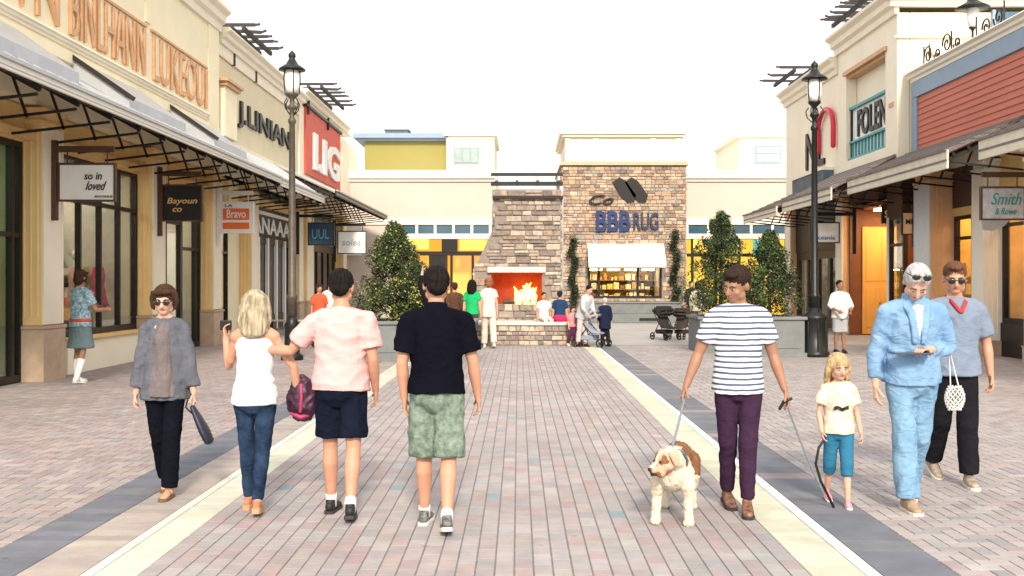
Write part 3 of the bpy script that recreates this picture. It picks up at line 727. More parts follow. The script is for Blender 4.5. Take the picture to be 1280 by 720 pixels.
# roof lantern and iron scrollwork on the red-sided building
lt = thing('roof_lantern', 'large iron lantern with a wide shade standing on the ledge above the red siding', 'lantern', (10.95, 24.6, 7.34))
x, y = 11.0, 24.8
mb = MB(); mb.lathe(x, y, [(.10, 7.34), (.10, 7.38), (.03, 7.42), (.028, 7.75), (.06, 7.8), (.10, 7.83)]); mb.build('stem', M_black, lt)
mb = MB(); mb.lathe(x, y, [(.09, 7.84), (.13, 8.0), (.15, 8.28), (.12, 8.30)]); mb.build('glass_globe', M_lanternglass, lt)
mb = MB(); mb.lathe(x, y, [(.40, 8.29), (.40, 8.31), (.28, 8.38), (.14, 8.46), (.09, 8.58), (.05, 8.66), (.06, 8.75), (.01, 8.82)]); mb.build('shade', M_black, lt)
sw = thing('iron_scrollwork', 'black wrought-iron scrollwork railing along the white roof ledge above the red siding', 'railing', (10.9, 26.3, 7.33))
for (yc, zc, r0, dr_) in ((27.3, 7.72, .26, 1), (26.7, 7.62, .2, -1), (26.1, 7.75, .28, 1), (25.5, 7.62, .2, -1), (23.9, 7.62, .22, 1), (23.3, 7.7, .24, -1)):
    p_ = []
    for i in range(26):
        a = dr_*i*.38; rr = r0*(1-i/30); p_.append((10.92, yc+rr*math.cos(a), zc+rr*math.sin(a)))
    mb = MB(); mb.tube(p_, [.022]*len(p_), 6, ref=(1, 0, 0)); mb.build('scroll', M_black, sw)
mb = MB(); mb.box(10.9, 10.94, 23.0, 27.6, 7.34, 7.40)
for yy in (23.0, 24.4, 25.8, 27.2, 27.56): mb.box(10.905, 10.935, yy, yy+.035, 7.40, 8.0)
mb.build('rail', M_black, sw)
# ------------------------------------------------------------------ masonry
STONE_PAL = [(.40,.28,.20),(.46,.34,.25),(.35,.25,.19),(.50,.40,.31),(.30,.22,.18),(.42,.33,.27),(.52,.36,.24),(.34,.31,.28),(.24,.18,.15)]
GREY_PAL = [(.33,.27,.23),(.40,.33,.27),(.28,.24,.21),(.45,.38,.32),(.36,.27,.21),(.25,.21,.19),(.48,.41,.34),(.20,.17,.16)]
def stone_face(mb, org, u, v, nrm, W, H, pal, ch=(.12, .26), bl=(.2, .6), seed=1, inside=None, depth=.05):
    """irregular coursed rubble on one face; inside(a,b) tells if a stone centre lies on the face"""
    rr = random.Random(seed); org = Vector(org); u = Vector(u); v = Vector(v); n = Vector(nrm)
    b = 0
    while b < H - .02:
        h = min(rr.uniform(*ch), H - b)
        if H - b - h < .06: h = H - b
        a = -rr.uniform(0, .2)
        while a < W:
            l = rr.uniform(*bl); a0 = max(0, a); a1 = min(W, a + l)
            if a1 - a0 > .04:
                subs = [(b, h)] if rr.random() > .25 or h < .17 else [(b, h*.5), (b+h*.5, h*.5)]
                for (bb, hh) in subs:
                    if inside and not inside((a0+a1)/2, bb+hh/2, a0, a1, bb, bb+hh): continue
                    g = .009; d = depth*rr.uniform(.5, 1.2); e = rr.uniform(.012, .022)
                    c = rr.choice(pal); k = rr.uniform(.85, 1.15); c = (c[0]*k, c[1]*k, c[2]*k)
                    x0, x1, y0, y1 = a0+g, a1-g, bb+g, bb+hh-g
                    def J(q): return rr.uniform(-.006, .006)
                    P = [(x0,y0),(x1,y0),(x1,y1),(x0,y1)]
                    P = [(p[0]+J(0), p[1]+J(0)) for p in P]; cx, cy = (x0+x1)/2, (y0+y1)/2
                    Q = [(p[0]+(e if p[0] < cx else -e), p[1]+(e if p[1] < cy else -e)) for p in P]
                    vs = [org+u*p[0]+v*p[1] for p in P] + [org+u*p[0]+v*p[1]+n*d*.75 for p in P] + [org+u*p[0]+v*p[1]+n*(d+rr.uniform(-.004,.006)) for p in Q]
                    mb.add(vs, [(8,9,10,11),(0,1,5,4),(1,2,6,5),(2,3,7,6),(3,0,4,7),(4,5,9,8),(5,6,10,9),(6,7,11,10),(7,4,8,11)], 0, False, c)
            a += l
        b += h
M_mortar = mat('mortar', (.26, .22, .19), .95, var=.15, vscale=8, bump=.4)

# ================================================================== far buildings
YB = 48.0
fb = thing('far_building', 'long low beige building behind the fireplace on the left with an olive-green roof block', 'building', (-6, 50, 0))
mb = MB(); mb.box(-16, -1.18, YB, YB+9, 4.55, 6.35); mb.box(-16, -1.18, YB+1.5, YB+9, 0, 4.5); mb.box(-16, -6.0, YB, YB+1.5, 0, 4.5)
mb.build('wall', M_wallfar, fb)
mb = MB(); mb.box(-16, -1.1, YB-.10, YB+9, 6.36, 6.50); mb.box(-16, -1.02, YB-.22, YB+9, 6.50, 6.66); mb.box(-16, -1.0, YB-.25, YB+9, 6.66, 6.88); mb.build('cornice', M_white, fb, bevel=.02)
mb = MB(); mb.box(-16, -1.15, YB-.08, YB+.1, 4.35, 4.6); mb.box(-6, -1.15, YB-.08, YB+.1, 3.68, 3.92)
for i in range(6): mb.box(-5.62+i*.86-.06, -5.62+i*.86+.06, YB-.06, YB+.08, 3.92, 4.35)
mb.build('transom_frame', M_white, fb)
for i in range(5):
    mb = MB(); mb.box(-5.56+i*.86, -4.82+i*.86, YB, YB+.03, 3.93, 4.34); mb.build('transom_pane', M_farglass, fb)
mb = MB(); mb.box(-7.73, -3.6, YB+3.5, YB+9, 6.9, 8.72); mb.build('olive_roof_block', M_olive, fb)
mb = MB(); mb.box(-8.1, -3.55, YB+3.2, YB+9, 8.73, 8.85); mb.box(-8.25, -3.5, YB+3.0, YB+9, 8.85, 9.08); mb.build('roof_coping', M_bluegrey, fb)
mb = MB(); mb.box(-3.6, -1.2, YB+3.0, YB+9, 6.9, 8.92); rbk = mb.build('cream_roof_block', mat('far_cream', (.70,.60,.46), .85), fb)
mb = MB(); mb.box(-3.7, -1.05, YB+2.9, YB+9, 8.93, 9.03); mb.build('coping', M_white, rbk)
mb = MB(); mb.box(-3.22, -1.95, YB+2.93, YB+2.99, 7.55, 8.35)
uw = mb.build('window', M_bluegrey, rbk)
mb = MB(); 
for i in range(3): mb.box(-3.15+i*.40, -2.83+i*.40, YB+2.90, YB+2.93, 7.62, 8.28)
mb.build('pane', mat('grey_window', (.32,.40,.38), .2, var=.3, vscale=2), uw)
# shopfront of the far building
mb = MB(); mb.box(-6.0, -1.2, YB+1.3, YB+1.45, 0, 3.7); mb.build('lit_shop_wall', M_lit_or, fb)
mb = MB(); mb.box(-6.0, -4.2, YB-.02, YB+.05, 3.2, 3.68); mb.build('yellow_sign_board', M_lit_ye, fb)
mb = MB(); mb.box(-2.75, -1.5, YB-.02, YB+.05, 3.15, 3.66); mb.build('orange_sign_board', M_lit_or, fb)
mb = MB(); mb.box(-3.6, -2.85, YB-.04, YB+.1, 3.05, 3.68); mb.build('dark_sign_panel', M_blackp, fb)
mb = MB()
for x in (-6.0, -5.05, -4.2, -3.2, -2.2, -1.3): mb.box(x, x+.12, YB, YB+.15, 0, 3.05)
mb.box(-6, -1.2, YB-.01, YB+.14, 2.9, 3.1); mb.build('shopfront_frame', M_dark, fb)
mb = MB(); mb.box(-4.2, -3.35, YB+.02, YB+.6, 0, 2.9); mb.build('dark_door', M_dark, fb)
mb = MB(); mb.box(-3.0, -1.3, YB+.06, YB+.08, 0.1, 2.9); mb.build('pane', M_glass, fb)

ru = MB(); ru.box(-6.9, -5.7, YB+5, YB+6, 8.85, 9.55); ru.box(-6.95, -5.65, YB+4.95, YB+6.05, 9.5, 9.56)
for i in range(4): ru.box(-6.8+i*.28, -6.62+i*.28, YB+4.95, YB+5.0, 9.0, 9.45)
tag(ru.build('rooftop_unit', mat('slate_unit', (.10,.13,.15), .5), None), 'dark slatted air-conditioning unit on the olive-green roof block', 'roof unit')
ru = MB(); ru.prism([(-5.7, 9.08), (-5.0, 9.38), (-4.35, 9.38), (-4.3, 9.08)], 'y', YB+5.2, YB+6)
tag(ru.build('rooftop_duct', M_bluegrey, None), 'low blue-grey sloping duct on the roof beside the dark unit', 'roof duct')
ru = MB(); ru.box(-4.2, -2.4, YB+5, YB+7, 9.0, 9.38); ru.box(-4.25, -2.35, YB+4.95, YB+7.05, 9.38, 9.5)
tag(ru.build('rooftop_unit', M_white, None), 'wide white air-conditioning unit on the cream roof block', 'roof unit')

fr = thing('far_building', 'long beige building behind the right-hand trees with a window block on its roof', 'building', (12, 50, 0))
mb = MB(); mb.box(7.2, 20, YB, YB+9, 4.55, 6.35); mb.box(7.2, 20, YB+1.5, YB+9, 0, 4.5); mb.build('wall', M_wallfar, fr)
mb = MB(); mb.box(7.2, 20, YB-.10, YB+9, 6.36, 6.50); mb.box(7.2, 20, YB-.22, YB+9, 6.50, 6.66); mb.box(7.2, 20, YB-.25, YB+9, 6.66, 6.88); mb.build('cornice', M_white, fr, bevel=.02)
mb = MB(); mb.box(7.2, 15, YB-.08, YB+.1, 4.35, 4.6); mb.box(7.2, 15, YB-.08, YB+.1, 3.68, 3.92)
for i in range(8): mb.box(7.9+i*1.0-.06, 7.9+i*1.0+.06, YB-.06, YB+.08, 3.92, 4.35)
mb.build('transom_frame', M_white, fr)
for i in range(6):
    mb = MB(); mb.box(7.97+i, 8.83+i, YB, YB+.03, 3.93, 4.34); mb.build('transom_pane', M_farglass, fr)
mb = MB(); mb.box(7.2, 15, YB+1.3, YB+1.45, 0, 3.7); mb.build('lit_shop_wall', M_lit_ye, fr)
mb = MB(); mb.box(8.2, 9.35, YB-.02, YB+.05, 3.1, 3.66); mb.build('yellow_sign_board', M_lit_ye, fr)
mb = MB(); mb.box(11.0, 12.0, YB-.02, YB+.05, 2.9, 3.66); mb.build('teal_sign_board', mat('teal_board', (.15,.62,.60), .5), fr)
mb = MB()
for x in (7.2, 8.1, 9.2, 10.3, 11.4, 12.5): mb.box(x, x+.12, YB, YB+.15, 0, 3.68)
mb.box(7.2, 15, YB-.01, YB+.14, 2.85, 3.0); mb.build('shopfront_frame', M_dark, fr)
mb = MB(); mb.box(7.2, 8.1, YB+.02, YB+.2, 0, 1.2); mb.build('bulkhead', M_wallfar, fr)
mb = MB(); mb.box(11.0, 15, YB+3, YB+9, 6.9, 8.85); rk = mb.build('roof_block', M_cream2, fr)
mb = MB(); mb.box(10.8, 15, YB+2.85, YB+9, 8.86, 9.05); mb.build('coping', M_white, rk)
mb = MB(); mb.box(11.75, 13.1, YB+2.92, YB+2.99, 7.55, 8.45); wn = mb.build('window', M_bluegrey, rk)
mb = MB(); mb.box(11.85, 13.0, YB+2.89, YB+2.92, 7.65, 8.02); mb.box(11.85, 13.0, YB+2.89, YB+2.92, 8.06, 8.36); mb.build('pane', mat('pale_window', (.45,.52,.58), .2), wn)
mb = MB(); mb.box(-1.15, 7.2, YB+2, YB+6, 0, 5.6)
lk = mb.build('far_building', M_white, None); tag(lk, 'plain white link wall seen over the fireplace chimney shoulder', 'building')

# ================================================================== stone building with the blue letters
SX0, SX1, SY = 1.86, 7.02, 43.0
sb = thing('stone_building', 'brown rubble-stone building with a white top storey, blue block letters and a white awning', 'building', (4.4, 45, 0))
mb = MB()
wx0, wx1, wz0, wz1 = 2.92, 6.02, .98, 2.25
mb.box(SX0, wx0, SY, SY+6, 0, 6.55); mb.box(wx1, SX1, SY, SY+6, 0, 6.55); mb.box(wx0, wx1, SY, SY+6, wz1, 6.55); mb.box(wx0, wx1, SY, SY+.4, 0, wz0)
mb.build('core_wall', M_mortar, sb)
def ins(a, b, a0, a1, b0, b1):
    X0, X1 = SX0+a0, SX0+a1
    return not (X1 > wx0+.03 and X0 < wx1-.03 and b1 > wz0+.02 and b0 < wz1-.02)
mb = MB(); stone_face(mb, (SX0, SY, 0), (1,0,0), (0,0,1), (0,-1,0), SX1-SX0, 6.5, STONE_PAL, (.10,.22), (.14,.42), 5, ins)
stone_face(mb, (SX0, SY+6, 0), (0,-1,0), (0,0,1), (-1,0,0), 6, 6.5, STONE_PAL, (.14,.28), (.2,.6), 6)
stone_face(mb, (SX1, SY, 0), (0,1,0), (0,0,1), (1,0,0), 6, 6.5, STONE_PAL, (.14,.28), (.2,.6), 7)
mb.build('stone_cladding', M_stone, sb, useattr=True)
mb = MB(); mb.box(SX0-.12, SX1+.12, SY-.14, SY+6.1, 6.56, 6.62); mb.box(SX0-.08, SX1+.08, SY-.10, SY+6.1, 6.62, 6.72); mb.build('ledge', M_tan, sb)
mb = MB(); mb.box(SX0+.15, SX1-.2, SY+.1, SY+5.8, 6.72, 7.75)
for xx in (SX0+.1, SX0+1.28, SX1-1.45, SX1-.4): mb.box(xx, xx+.2, SY+.02, SY+.2, 6.73, 7.7)
mb.build('white_top_storey', M_cream2, sb)
mb = MB(); mb.box(SX0-.02, SX1-.05, SY-.05, SY+5.9, 7.75, 7.86); mb.box(SX0-.1, SX1+.02, SY-.15, SY+6, 7.86, 8.12); mb.build('cornice', M_cream2, sb, bevel=.02)
# shop window, warm inside
rm = MB(); rm.box(wx0, wx1, SY+3, SY+3.1, .5, 2.6); rm.box(wx0, wx1, SY+.4, SY+3, .4, .5); 
rmo = rm.build('interior', M_roomgold, sb)
g = MB(); rr = random.Random(3)
for z in (.95, 1.35, 1.75):
    x = wx0+.1
    g.box(wx0+.05, wx1-.05, SY+2.2, SY+2.9, z-.03, z, 0, (.25,.13,.06))
    while x < wx1-.3:
        w_ = rr.uniform(.08,.25); g.box(x, x+w_, SY+2.3, SY+2.7, z, z+rr.uniform(.1,.3), 0, rr.choice(GOODS['gold'])); x += w_+.05
g.build('display_shelving', M_goods, rmo, useattr=True)
l = MB()
for i in range(4): l.box(wx0+.2+i*.75, wx0+.7+i*.75, SY+1.2, SY+1.6, 2.16, 2.22)
l.build('ceiling_lamps', M_lampwarm, rmo)
fwd = MB()
for x in (wx0, wx0+.42, wx1-1.05, wx1-.09): fwd.box(x, x+.09, SY+.02, SY+.12, wz0, wz1)
fwd.box(wx0, wx1, SY+.015, SY+.125, wz0, wz0+.1)
fo = fwd.build('window', M_dark, sb); g = MB(); g.box(wx0, wx1, SY+.06, SY+.07, wz0, wz1); g.build('pane', M_glass, fo)
mb = MB(); mb.prism([(SY-.02, 3.28), (SY-.75, 2.45), (SY-.75, 2.27), (SY-.70, 2.27), (SY-.70, 2.42), (SY-.02, 3.2)], 'x', 2.9, 6.1)
mb.build('awning', mat('white_awning_canvas', (.85,.84,.80), .8, var=.03), sb)
mb = MB(); mb.box(SX0+.9, SX1+1.2, SY-1.5, SY-.1, 0, .35); mb.box(SX0+.9, SX1-.3, SY-.9, SY-.1, .35, .78); mb.box(SX0+.85, SX1-.25, SY-.95, SY-.08, .78, .84)
mb.build('stone_step', M_concrete, sb, bevel=.02)
mb = MB(); mb.box(4.9, 6.0, SY-1.53, SY-1.5, .10, .2); mb.build('dark_grating', M_dark, sb)
lettering('sign_letters', 'BBB', 1.45, .86, 'C', 3.25, SY-.07, 3.78, M_bluep, sb, .08, .03)
lettering('sign_letters', 'RUG', 1.05, .74, 'C', 4.82, SY-.07, 3.84, mat('dark_navy_letters', (.02,.03,.08), .4), sb, .08, .02)
lettering('sign_letters', 'Co', 1.05, .42, 'C', 2.95, SY-.07, 4.90, M_blackp, sb, .07, .012, .4)
mb = MB()
for x0 in (3.95, 4.45):        # emblem: two slanting leaf shapes
    vs = [(x0, 5.85), (x0+.28, 6.05), (x0+.55, 5.9), (x0+.98, 5.3), (x0+.9, 5.02), (x0+.62, 5.0), (x0+.35, 5.25)]
    mb.prism(vs, 'y', SY-.12, SY-.05)
mb.build('sign_emblem', M_blackp, sb)

# climbing plant columns either side of the awning
M_leafd = mat('dark_leaf', (.028, .038, .02), .6, var=.4, vscale=3)
M_leafm = mat('mid_leaf', (.042, .078, .024), .55, var=.3, vscale=3)
M_leafl = mat('light_leaf', (.09, .14, .04), .55, var=.3, vscale=3)
M_leafsun = mat('sunlit_yellow_leaf', (.42, .38, .12), .55, var=.2, vscale=3)  # sunlight on some leaves is put into this yellow
M_bark = mat('bark', (.09, .065, .045), .9, var=.3, vscale=10, bump=.6)
def leaves(C, N, size, mats, weights, seed, up=0.3):
    """C: (n,3) centres -> a mesh of small folded leaves"""
    rg = np.random.default_rng(seed); n = len(C)
    d = rg.normal(size=(n, 3)); d[:, 2] += up; d /= np.linalg.norm(d, axis=1, keepdims=True)
    e = rg.normal(size=(n, 3)); e -= d*(d*e).sum(1, keepdims=True); e /= np.linalg.norm(e, axis=1, keepdims=True)
    f = np.cross(d, e); L = rg.uniform(*size, (n, 1)); Wd = L*.32
    V = np.stack([C - d*L*.5, C + e*Wd + f*L*.06, C + d*L*.5, C - e*Wd + f*L*.06], 1).reshape(-1, 3)
    me = bpy.data.meshes.new('crown'); me.vertices.add(n*4); me.vertices.foreach_set('co', V.reshape(-1))
    me.loops.add(n*4); me.loops.foreach_set('vertex_index', np.arange(n*4, dtype=np.int32))
    me.polygons.add(n); me.polygons.foreach_set('loop_start', np.arange(0, n*4, 4, dtype=np.int32))
    me.update(calc_edges=True)
    for m in mats: me.materials.append(m)
    return me
def tree(name, label, x, y, z0, h, r, seed, shape='cone', group=None, yellow=.02, n=26000, leaf=(.032, .062)):
    t = thing(name, label, 'tree', (x, y, z0), group); rg = np.random.default_rng(seed); rr = random.Random(seed)
    # clumps arranged round the axis
    ncl = 190; cl = []
    for i in range(ncl):
        f = rr.random()**.8; zz = .10 + .88*f
        if shape == 'cone': env = r*(1-f)**.72*(.95 if f > .08 else .8)*(1+.28*math.sin(i*1.7)) + .06
        else: env = r*math.sqrt(max(.04, 1-(2*f-.86)**2))
        a = rr.uniform(0, 2*math.pi); q = env*rr.uniform(.35, 1.0)*rr.uniform(.8, 1.12)
        cl.append((x+q*math.cos(a), y+q*math.sin(a), z0+h*zz, rr.uniform(.10, .24)*(1.15-f*.55)))
    cl = np.array(cl); idx = rg.integers(0, ncl, n); p = rg.normal(size=(n, 3)); p /= np.linalg.norm(p, axis=1, keepdims=True)
    p *= rg.uniform(.3, 1, (n, 1))**.5; C = cl[idx, :3] + p*cl[idx, 3:4]*np.array([1, 1, 1.25])
    me = leaves(C - np.array([x, y, z0]), n, leaf, [M_leafd, M_leafm, M_leafl, M_leafsun], None, seed)
    base = rg.choice(4, ncl, p=[.50, .38, .12-yellow*.4, yellow*.4]); mi = base[idx].copy(); fl = rg.random(n)
    mi[fl < .18] = 1; mi[fl < .05] = 2; mi[fl > 1-yellow] = 3
    me.polygons.foreach_set('material_index', mi.astype(np.int32))
    o = bpy.data.objects.new('crown', me); COL.objects.link(o); o.parent = t
    mb = MB(); mb.tube([(x, y, z0-.1), (x+.02, y, z0+h*.35), (x, y+.02, z0+h*.75), (x, y, z0+h*.93)], [.05, .04, .022, .008], 8, mi=0)
    for c in cl[::4]: 
        zb = max(z0+.1, c[2]-.25); mb.tube([(x, y, zb), ((x+c[0])/2, (y+c[1])/2, (zb+c[2])/2+.03), (c[0], c[1], c[2])], [.014, .010, .004], 5)
    mb.build('trunk', M_bark, t)
    return t

def planter(label, x0, x1, y0, y1, h, group='concrete tree planters'):
    t = thing('tree_planter', label, 'planter', ((x0+x1)/2, (y0+y1)/2, 0), group)
    mb = MB(); w = .09
    mb.box(x0, x1, y0, y0+w, 0, h-.07); mb.box(x0, x1, y1-w, y1, 0, h-.07); mb.box(x0, x0+w, y0+w, y1-w, 0, h-.07); mb.box(x1-w, x1, y0+w, y1-w, 0, h-.07)
    mb.build('box', M_concrete, t, bevel=.012)
    mb = MB(); e = .05
    mb.box(x0-e, x1+e, y0-e, y0+w+.04, h-.07, h); mb.box(x0-e, x1+e, y1-w-.04, y1+e, h-.07, h); mb.box(x0-e, x0+w+.04, y0+w+.04, y1-w-.04, h-.069, h-.001); mb.box(x1-w-.04, x1+e, y0+w+.04, y1-w-.04, h-.069, h-.001)
    mb.build('rim', M_concrete, t, bevel=.012)
    mb = MB(); mb.box(x0+w, x1-w, y0+w, y1-w, h-.3, h-.12); mb.build('soil', mat('soil', (.05,.035,.025), .95, bump=.6), t)
    mb = MB(); mb.box(x0-.04, x1+.04, y0-.04, y0-.001, 0, .1); mb.box(x0+.12, x1-.12, y0-.018, y0-.001, .2, h-.2); mb.build('base_moulding', M_concrete, t)
    return t
planter('long grey concrete planter under the conifers behind the pink-shirted man', -3.75, -.95, 21.4, 23.2, .85)
tree('evergreen_tree', 'tall conifer with sunlit-yellow tinted leaves in the left planter, its tip level with the far transom windows', -2.72, 22.4, .7, 2.25, 1.0, 3, yellow=.10)
tree('evergreen_tree', 'shorter rounded dark conifer at the right end of the left planter', -2.25, 22.5, .7, 1.35, .62, 4, 'round', yellow=.04, n=21000)
planter('grey concrete planter beside the base of the right lamp post', 5.05, 6.35, 22.7, 24.3, .90)
tree('evergreen_tree', 'conifer in the right planter directly left of the right lamp post', 5.75, 23.5, .75, 2.05, .85, 5, yellow=.03, n=21000)
planter('grey concrete planter behind the shoulder of the man in the striped shirt', 4.25, 5.2, 24.0, 25.6, .86)
tree('evergreen_tree', 'slender pointed dark conifer rising behind the man in the striped shirt', 4.90-.05, 24.6, .7, 2.62, .98, 6, yellow=.01, n=23000)

for k, (xx, zz) in enumerate(((2.3, (.9, 3.3)), (6.55, (.9, 3.6)))):
    t = thing('climbing_plant', ['dark climbing plant on the stone wall left of the white awning', 'dark climbing plant on the stone wall right of the white awning'][k], 'plant', (xx, SY-.15, .85))
    rg = np.random.default_rng(60+k); n = 2200; cz = np.linspace(zz[0], zz[1], 7); i = rg.integers(0, 7, n)
    C = np.stack([rg.normal(0, .07, n)+np.sin(i*2.1)*.10, rg.normal(-.12, .06, n)+.0, cz[i]-.85+rg.normal(0, .11, n)], 1)
    me = leaves(C, n, (.07, .13), [M_leafd, M_leafm], None, k+1); me.polygons.foreach_set('material_index', (rg.random(n) > .75).astype(np.int32))
    o = bpy.data.objects.new('foliage', me); COL.objects.link(o); o.parent = t
    mb = MB(); mb.tube([(xx, SY-.2, .86), (xx+.06, SY-.14, 1.8), (xx-.05, SY-.14, 2.7), (xx, SY-.14, zz[1])], [.03, .025, .02, .01], 6); mb.build('stem', M_bark, t)

# ================================================================== fireplace
FY = 28.5
fp = thing('outdoor_fireplace', 'big outdoor stone fireplace with a tapering chimney and a fire burning in it', 'fireplace', (0, 29.2, 0))
cx0, cx1, ux0 = -1.22, 1.18, -.66
ox0, ox1, oz0, oz1 = -.76, .66, 1.05, 1.93
mb = MB(); D = 1.5
mb.box(cx0, ox0, FY, FY+D, 0, 2.05); mb.box(ox1, cx1, FY, FY+D, 0, 2.05); mb.box(ox0, ox1, FY, FY+D, 0, oz0); mb.box(ox0, ox1, FY, FY+D, oz1, 2.05)
mb.prism([(cx0, 2.05), (cx1, 2.05), (cx1, 4.25), (ux0, 4.25), (ux0, 3.25)], 'y', FY, FY+D)
mb.build('core', M_mortar, fp)
def infp(a, b, a0, a1, b0, b1):
    X0, X1 = cx0+a0, cx0+a1
    if X1 > ox0+.02 and X0 < ox1-.02 and b1 > oz0+.02 and b0 < oz1-.02: return False
    if b > 2.05:
        lim = cx0 + (ux0-cx0)*min(1, (b-2.05)/1.2)
        if X0 < lim-.05: return False
    return True
mb = MB(); stone_face(mb, (cx0, FY, 0), (1,0,0), (0,0,1), (0,-1,0), cx1-cx0, 4.22, GREY_PAL, (.09,.2), (.16,.52), 15, infp, .06)
stone_face(mb, (cx0, FY+D, 0), (0,-1,0), (0,0,1), (-1,0,0), D, 2.05, GREY_PAL, (.09,.2), (.16,.5), 16)
stone_face(mb, (cx1, FY, 0), (0,1,0), (0,0,1), (1,0,0), D, 4.22, GREY_PAL, (.09,.2), (.16,.5), 17)
stone_face(mb, (ux0, FY+D, 3.25), (0,-1,0), (0,0,1), (-1,0,0), D, 1.0, GREY_PAL, (.09,.2), (.16,.5), 18)
mb.build('stone_cladding', M_stone, fp, useattr=True)
mb = MB(); mb.box(ux0-.06, cx1+.06, FY-.14, FY+D+.1, 3.98, 4.06); mb.build('dark_band', M_dark, fp)
mb = MB(); mb.box(ox0-.1, ox1+.1, FY-.12, FY+.02, oz1, oz1+.16); mb.build('mantel_lintel', M_curb, fp, bevel=.015)
mb = MB(); mb.box(ox0, ox1, FY+.62, FY+.66, oz0, oz1); mb.box(ox0, ox0+.03, FY+.02, FY+.62, oz0, oz1); mb.box(ox1-.03, ox1, FY+.02, FY+.62, oz0, oz1); mb.box(ox0+.03, ox1-.03, FY+.02, FY+.62, oz1-.03, oz1)
mb.build('firebox', M_firelit, fp)
mb = MB(); rr = random.Random(9)
for i in range(16):
    fx = rr.uniform(-.12, .50); fy = FY+rr.uniform(.2, .45); hh = rr.uniform(.3, .68)*(1-abs(fx-.2)*.9)
    mb.tube([(fx, fy, oz0+.06), (fx+rr.uniform(-.05,.05), fy, oz0+.06+hh*.4), (fx+rr.uniform(-.06,.06), fy, oz0+.06+hh*.75), (fx+rr.uniform(-.08,.08), fy, oz0+.06+hh)], [.06, .075, .04, .006], 8)
mb.build('flames', M_flame, fp)
mb = MB()
for i, (a, b) in enumerate((((-.4, .25), (.5, .30)), ((-.35, .42), (.45, .2)), ((-.2, .5), (.4, .42)))):
    mb.tube([(a[0], FY+a[1], oz0+.06+i*.03), (b[0], FY+b[1], oz0+.07+i*.03)], [.05, .045], 8)
mb.build('logs', M_bark, fp)
mb = MB(); mb.box(-1.5, 1.66, 26.95, FY-.05, 0, .53); mb.build('hearth_core', M_mortar, fp)
mb = MB(); stone_face(mb, (-1.5, 26.95, 0), (1,0,0), (0,0,1), (0,-1,0), 3.16, .53, GREY_PAL, (.08,.15), (.1,.3), 19)
stone_face(mb, (1.66, 26.95, 0), (0,1,0), (0,0,1), (1,0,0), 1.5, .53, GREY_PAL, (.08,.15), (.1,.3), 20)
mb.build('hearth_stones', M_stone, fp, useattr=True)
mb = MB(); mb.box(-1.56, 1.74, 26.86, FY-.06, .53, .61); mb.build('hearth_seat_slab', M_curb, fp, bevel=.015)

# steel pergola bridging fireplace and stone building
sp = thing('steel_pergola', 'black steel pergola beams on grey posts above the fireplace chimney', 'pergola', (.3, 30.5, 0))
for z in (4.86, 4.60):
    mb = MB(); mb.box(-.82, 1.32, 30.4, 30.5, z-(.04 if z > 4.7 else .07), z+.05); mb.build('beam', M_black, sp)
for i in range(4):
    mb = MB(); mb.box(-.7+i*.62, -.62+i*.62, 30.3, 32.2, 4.68, 4.80); mb.build('cross_beam', M_seam, sp)
for x in (-.78, 1.22):
    mb = MB(); mb.box(x, x+.12, 30.42, 30.54, 0, 4.55); mb.build('post', M_seam, sp, bevel=.01)
# ------------------------------------------------------------------ street lamps
def lamp(label, x, y, pole_m, fat=True):
    t = thing('street_lamp', label, 'street lamp', (x, y, 0), 'lantern lamp posts of the promenade')
    mb = MB()
    if fat:
        mb.lathe(x, y, [(.33, 0), (.33, .10), (.29, .13), (.27, .80), (.29, .84), (.30, .90), (.22, .96), (.14, 1.02), (.12, 1.10)], 16)
        for k in range(8):
            a = k*math.pi/4; mb.tube([(x+.285*math.cos(a), y+.285*math.sin(a), .15), (x+.275*math.cos(a), y+.275*math.sin(a), .78)], [.022, .022], 6)
    else: mb.lathe(x, y, [(.24, 0), (.24, .10), (.17, .14), (.15, .7), (.17, .75), (.12, .85), (.1, .95)], 16)
    mb.build('base', M_black, t)
    mb = MB(); mb.lathe(x, y, [(.105, .95), (.10, 1.3), (.12, 1.33), (.12, 1.38), (.09, 1.42), (.072, 3.5), (.06, 5.05), (.085, 5.08), (.085, 5.14), (.055, 5.18), (.05, 5.34), (.10, 5.38), (.10, 5.43), (.05, 5.47), (.05, 5.58), (.13, 5.66), (.15, 5.70)], 16)
    mb.build('pole', pole_m, t)
    mb = MB(); mb.lathe(x, y, [(.12, 5.705), (.155, 5.85), (.16, 6.1), (.15, 6.19)], 16); gl = mb.build('glass_globe', M_lanternglass, t)
    mb = MB()
    for k in range(4):
        a = k*math.pi/2+.4; mb.tube([(x+.15*math.cos(a), y+.15*math.sin(a), 5.70), (x+.175*math.cos(a), y+.175*math.sin(a), 6.0), (x+.165*math.cos(a), y+.165*math.sin(a), 6.2)], [.012]*3, 6)
        b = a+.5; mb.tube([(x+.06*math.cos(b), y+.06*math.sin(b), 5.25), (x+.17*math.cos(b), y+.17*math.sin(b), 5.36), (x+.20*math.cos(b), y+.20*math.sin(b), 5.50), (x+.14*math.cos(b), y+.14*math.sin(b), 5.58)], [.013]*4, 6)
    mb.build('cage', M_black, t)
    mb = MB(); mb.lathe(x, y, [(.285, 6.195), (.285, 6.22), (.22, 6.27), (.13, 6.33), (.09, 6.40), (.06, 6.45), (.08, 6.49), (.075, 6.55), (.03, 6.59), (.005, 6.63)], 20)
    mb.build('shade', M_black, t)
    return t
lamp('tall black lantern lamp post at the right planter, in front of the right shops', 6.62, 22.9, M_black)
lamp('tall weathered grey-brown lantern lamp post in front of the left shops', -4.84, 21.9, mat('weathered_pole', (.10, .085, .07), .5, metal=.2, var=.3, vscale=6), False)

